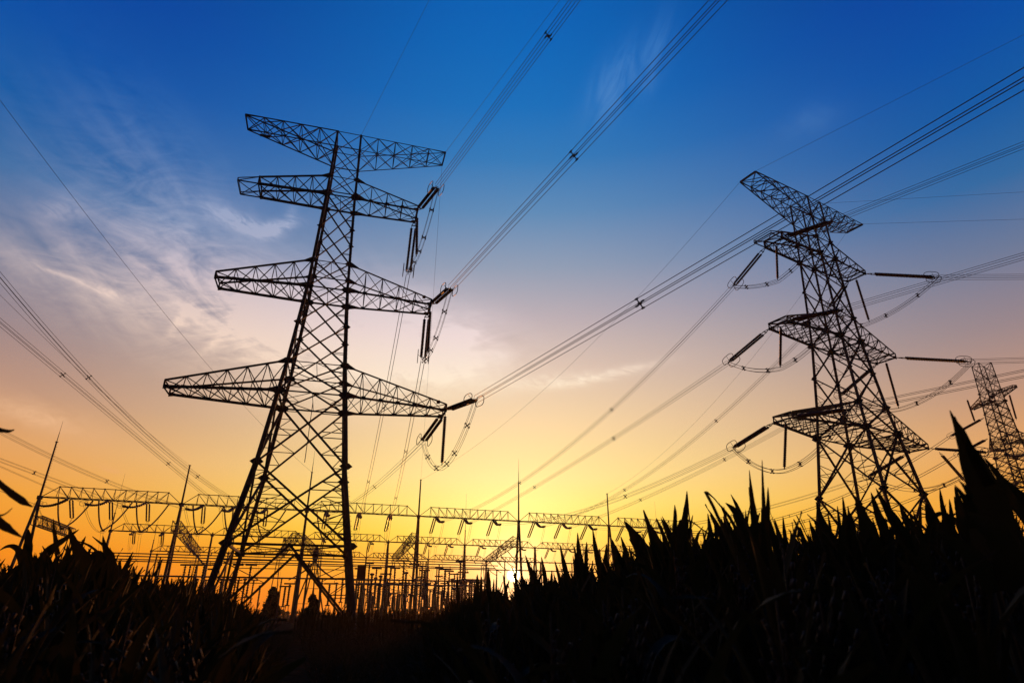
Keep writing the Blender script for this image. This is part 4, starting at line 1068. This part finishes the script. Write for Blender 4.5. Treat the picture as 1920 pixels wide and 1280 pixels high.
HR = [
 ([[(1288,920,1),(1287,950,11),(1281,990,17),(1272,1030,14),(1270,1090,10)],[(1265,946,1),(1266,970,9),(1264,1019,13),(1265,1080,10)],[(1299,965,1),(1292,1000,8),(1282,1050,10)]], 'corn plant with two tall upright leaf tips beside the rightmost plain mast'),
 ([[(1360,942,1),(1378,958,14),(1391,982,26),(1404,1014,32),(1410,1060,24)],[(1350,985,1),(1356,1010,10),(1372,1050,14)]], 'corn plant with a broad leaf tip curling left, between two tall spires'),
 ([[(1327,962,1),(1331,990,10),(1338,1032,15),(1345,1090,12)],[(1339,975,1),(1343,1000,8),(1348,1050,12)],[(1317,992,1),(1326,1030,9),(1340,1080,10)]], None),
 ([[(1405,881,1),(1409,925,8),(1415,965,12),(1420,1010,14),(1422,1080,12)],[(1429,862,1),(1430,900,5),(1432,950,9),(1434,1010,14),(1430,1080,12)],[(1404,913,1),(1410,950,9),(1416,1004,16),(1420,1060,12)],[(1440,913,1),(1440,950,9),(1437,1008,16),(1432,1070,12)]], 'corn plant with the tallest cluster of thin spires, left of the right tower'),
 ([[(1452,972,1),(1462,1008,12),(1478,1056,20),(1488,1120,16)],[(1468,968,1),(1471,1000,9),(1476,1036,13),(1480,1100,12)],[(1496,1020,1),(1490,1050,8),(1488,1110,10)]], None),
 ([[(1530,940,1),(1541,975,14),(1556,1015,24),(1568,1070,24)],[(1500,1030,1),(1520,1018,9),(1545,1024,14),(1562,1060,14)],[(1552,960,1),(1558,1000,8),(1566,1060,12)]], 'corn plant leaning right in front of the left foot of the right tower'),
 ([[(1580,930,1),(1584,965,9),(1590,1012,18),(1594,1090,18)],[(1570,948,1),(1575,990,9),(1584,1060,14)],[(1590,948,1),(1592,990,9),(1592,1060,14)]], None),
 ([[(1603,929,1),(1615,960,20),(1630,1005,36),(1640,1060,34)],[(1597,965,1),(1602,1000,12),(1612,1060,18)]], 'corn plant with a wide blade before the middle of the right tower foot'),
 ([[(1633,922,1),(1646,962,16),(1663,1010,26),(1674,1070,24)],[(1642,914,1),(1660,948,14),(1683,986,26),(1704,1030,30),(1716,1090,26)]], 'corn plant with two long blades leaning left across the right tower foot'),
 ([[(1686,944,1),(1700,975,15),(1722,1012,28),(1742,1060,30)],[(1680,975,1),(1692,1010,12),(1712,1060,18)]], None),
 ([[(1736,942,1),(1745,968,20),(1762,1008,38),(1776,1060,36)],[(1800,976,2),(1782,968,8),(1762,962,9),(1748,975,8),(1750,1010,8)]], 'corn plant with a broad blade and level leaf, right of the right tower'),
 ([[(1762,915,1),(1766,942,8),(1773,980,14),(1780,1050,16)],[(1780,935,1),(1784,965,9),(1788,1020,14)]], None),
 ([[(1790,912,1),(1797,938,11),(1807,970,20),(1815,1040,20)],[(1776,960,1),(1788,1000,12),(1800,1060,16)]], None),
 ([[(985,1040,1),(992,1062,8),(1003,1098,14),(1012,1140,12)],[(1000,1060,1),(1004,1085,7),(1010,1130,11)],[(978,1075,1),(984,1100,8),(992,1140,12)]], 'corn plant with the leaning pointed leaf just right of the sun'),
 ([[(1015,1043,1),(1019,1065,8),(1024,1098,12),(1028,1140,11)],[(1035,1068,1),(1034,1090,7),(1034,1140,11)]], None),
 ([[(1050,1020,1),(1056,1050,9),(1066,1096,16),(1072,1140,14)],[(1040,1050,1),(1048,1080,8),(1060,1130,12)]], None),
 ([[(1083,998,1),(1085,1030,11),(1090,1075,18),(1094,1140,16)],[(1100,1015,1),(1099,1045,9),(1098,1100,13)],[(1076,1022,1),(1081,1050,8),(1088,1100,13)]], None),
 ([[(1111,990,1),(1117,1030,11),(1127,1075,18),(1132,1130,16)],[(1138,1018,1),(1136,1040,8),(1133,1070,14),(1134,1130,14)]], None),
 ([[(1147,1010,1),(1153,1032,14),(1162,1062,24),(1168,1120,24)],[(1170,1030,1),(1168,1055,10),(1168,1110,14)]], None),
 ([[(1170,976,1),(1182,992,14),(1196,1016,30),(1212,1050,38),(1222,1110,32)],[(1164,1005,1),(1172,1030,10),(1186,1075,14)]], 'broad leaved corn plant midway between the sun and the right tower'),
 ([[(1222,988,1),(1232,1010,12),(1250,1048,24),(1258,1110,24)],[(1240,985,1),(1246,1015,9),(1254,1060,14)],[(1218,1015,2),(1228,1026,12),(1236,1050,14),(1244,1090,12)]], None),
 ([[(857,1072,1),(858,1095,5),(860,1135,8)]], None), ([[(895,1076,1),(895,1098,9),(893,1130,13)],[(903,1080,1),(902,1100,7),(900,1135,9)]], None),
 ([[(915,1062,1),(916,1090,10),(918,1130,15)],[(926,1085,1),(925,1110,7),(922,1140,10)]], None), ([[(943,1076,1),(947,1100,6),(953,1135,9)]], None),
 ([[(1846,858,1),(1862,878,9),(1878,900,16),(1900,938,24),(1935,985,26)],[(1881,894,1),(1900,915,12),(1925,942,20),(1960,1000,26)]], None),
 ([[(1789,930,1),(1794,950,8),(1799,965,14),(1806,1010,16)],[(1780,944,1),(1784,972,8),(1790,1020,12)]], None)]
HL = [
 ([[(100,972,1),(101,990,5),(104,1010,9),(108,1040,10)],[(148,992,1),(132,1003,8),(116,1014,12),(98,1026,16),(84,1042,20),(72,1066,20)]], 'corn plant with two leaf blades crossing in an X below the leftmost beam'),
 ([[(129,987,1),(134,1003,9),(141,1020,18),(153,1042,27),(163,1070,28)]], 'corn plant with a single broad upright blade right of the crossing leaves'),
 ([[(53,992,2),(53,1015,16),(50,1048,22),(46,1090,24)]], 'corn plant with a blunt upright blade under the leftmost mast'),
 ([[(0,1031,2),(10,1025,5),(22,1023,9),(34,1030,14),(42,1050,18),(46,1080,18)]], 'corn plant with a leaf arching over toward the left edge'),
 ([[(173,1005,1),(184,1014,4),(195,1023,6),(204,1040,10),(208,1070,12)],[(193,1004,1),(196,1022,9),(203,1040,20),(210,1064,22),(214,1100,18)]], 'corn plant with a thin side leaf and a twisted upright blade'),
 ([[(144,1013,1),(158,1018,4),(170,1024,5),(183,1036,6),(190,1060,8)],[(162,1054,2),(170,1044,8),(182,1040,24),(188,1060,28),(190,1100,22)]], None),
 ([[(225,1048,1),(224,1066,9),(222,1100,14)]], None), ([[(306,1046,1),(298,1062,4),(288,1080,7)]], None), ([[(68,1040,1),(66,1055,8),(64,1085,12)]], None),
 ([[(250,1060,1),(252,1080,9),(254,1110,12)]], None)]
for lst, zn in ((HR, 'r'), (HL, 'l')):
    for j, (lv_, lab) in enumerate(lst):
        ty = min(q[1] for l in lv_ for q in l); bx = lv_[0][-1][0]
        y = min(24, max(1.9, .62/max(ratio(ty), .01))) if zn == 'r' else min(12, max(3.2, .55/ratio(ty)))
        g_ = lab_l if zn == 'l' else (lab_m if bx < 1080 else lab_r)
        hero(lv_, y, lab or g_[0], None if lab else g_[1], k=[1,3,5,7][j % 4])
# the nearest plant on the right with its huge pointed leaf
p = at_y(1880, 1151, 1.75); big = empty('corn_plant', (p.x, 1.75, -.02), label='nearest corn plant, its huge pointed leaf rising highest at the lower right', cat='corn plant')
m = MB(); m.tube([(0,0,0), (0.01,0,.9), (0,0,1.75)], .02, 8, .01); m.build('stalk', STALK, big)
for j, l in enumerate([[(1781,769,1),(1789,788,7),(1800,810,17),(1811,840,27),(1828,877,42),(1847,924,60),(1862,1000,80),(1880,1090,80)],
          [(1790,780,1),(1797,800,7),(1812,828,12),(1832,868,16),(1856,910,20)],
          [(1790,909,1),(1803,926,9),(1816,944,18),(1830,990,24)], [(1799,901,1),(1810,914,7),(1822,935,12)],
          [(1752,992,1),(1790,1015,18),(1830,1050,34),(1870,1110,40)],
          [(1815,960,2),(1850,985,30),(1885,1030,50),(1900,1110,46)]]):
    strap(big, l, 1.75-.04*j, lean=.1, rgs=j, yaw=.25)
# leaves reaching in from a plant beside the viewer on the left
p = at_y(-110, 1151, 1.7); lp = empty('corn_plant', (p.x, 1.7, -.02), label='corn plant at the left edge whose drooping leaf tips poke into the sky', cat='corn plant')
m = MB(); m.tube([(0,0,0), (0,0.01,.9), (0,0,1.75)], .019, 8, .008); m.build('stalk', STALK, lp)
for j, l in enumerate([[(27,805,1),(16,808,6),(0,806,8),(-40,800,14),(-105,850,16)], [(62,950,1),(50,944,7),(38,936,14),(22,925,12),(0,908,11),(-40,890,16),(-105,930,16)],
          [(46,1009,1),(30,1000,6),(14,990,13),(0,981,17),(-40,965,22),(-105,1010,20)], [(23,952,1),(8,964,3),(-20,975,6),(-100,1040,10)]]):
    strap(lp, l, 1.7-.03*j, lean=.05, rgs=j, yaw=.2)

# ------------------------------------------------------------------ evening haze: one box of thin air round the whole place
mb = MB(); x0_, x1_, y0_, y1_, z0_, z1_ = -900, 900, -200, 1000, -1.2, 62
mb.add([(x0_,y0_,z0_),(x1_,y0_,z0_),(x1_,y1_,z0_),(x0_,y1_,z0_),(x0_,y0_,z1_),(x1_,y0_,z1_),(x1_,y1_,z1_),(x0_,y1_,z1_)], [(3,2,1,0),(4,5,6,7),(0,1,5,4),(1,2,6,5),(2,3,7,6),(3,0,4,7)])
hm = bpy.data.materials.new('haze'); hm.use_nodes = True; hn = hm.node_tree; hn.nodes.remove(hn.nodes['Principled BSDF'])
pv = hn.nodes.new('ShaderNodeVolumePrincipled'); pv.inputs['Color'].default_value = (1,.80,.62,1); pv.inputs['Density'].default_value = HAZE; pv.inputs['Anisotropy'].default_value = .7
hn.links.new(pv.outputs[0], hn.nodes['Material Output'].inputs['Volume'])
o = mb.build('haze', hm); o['kind'] = 'stuff'
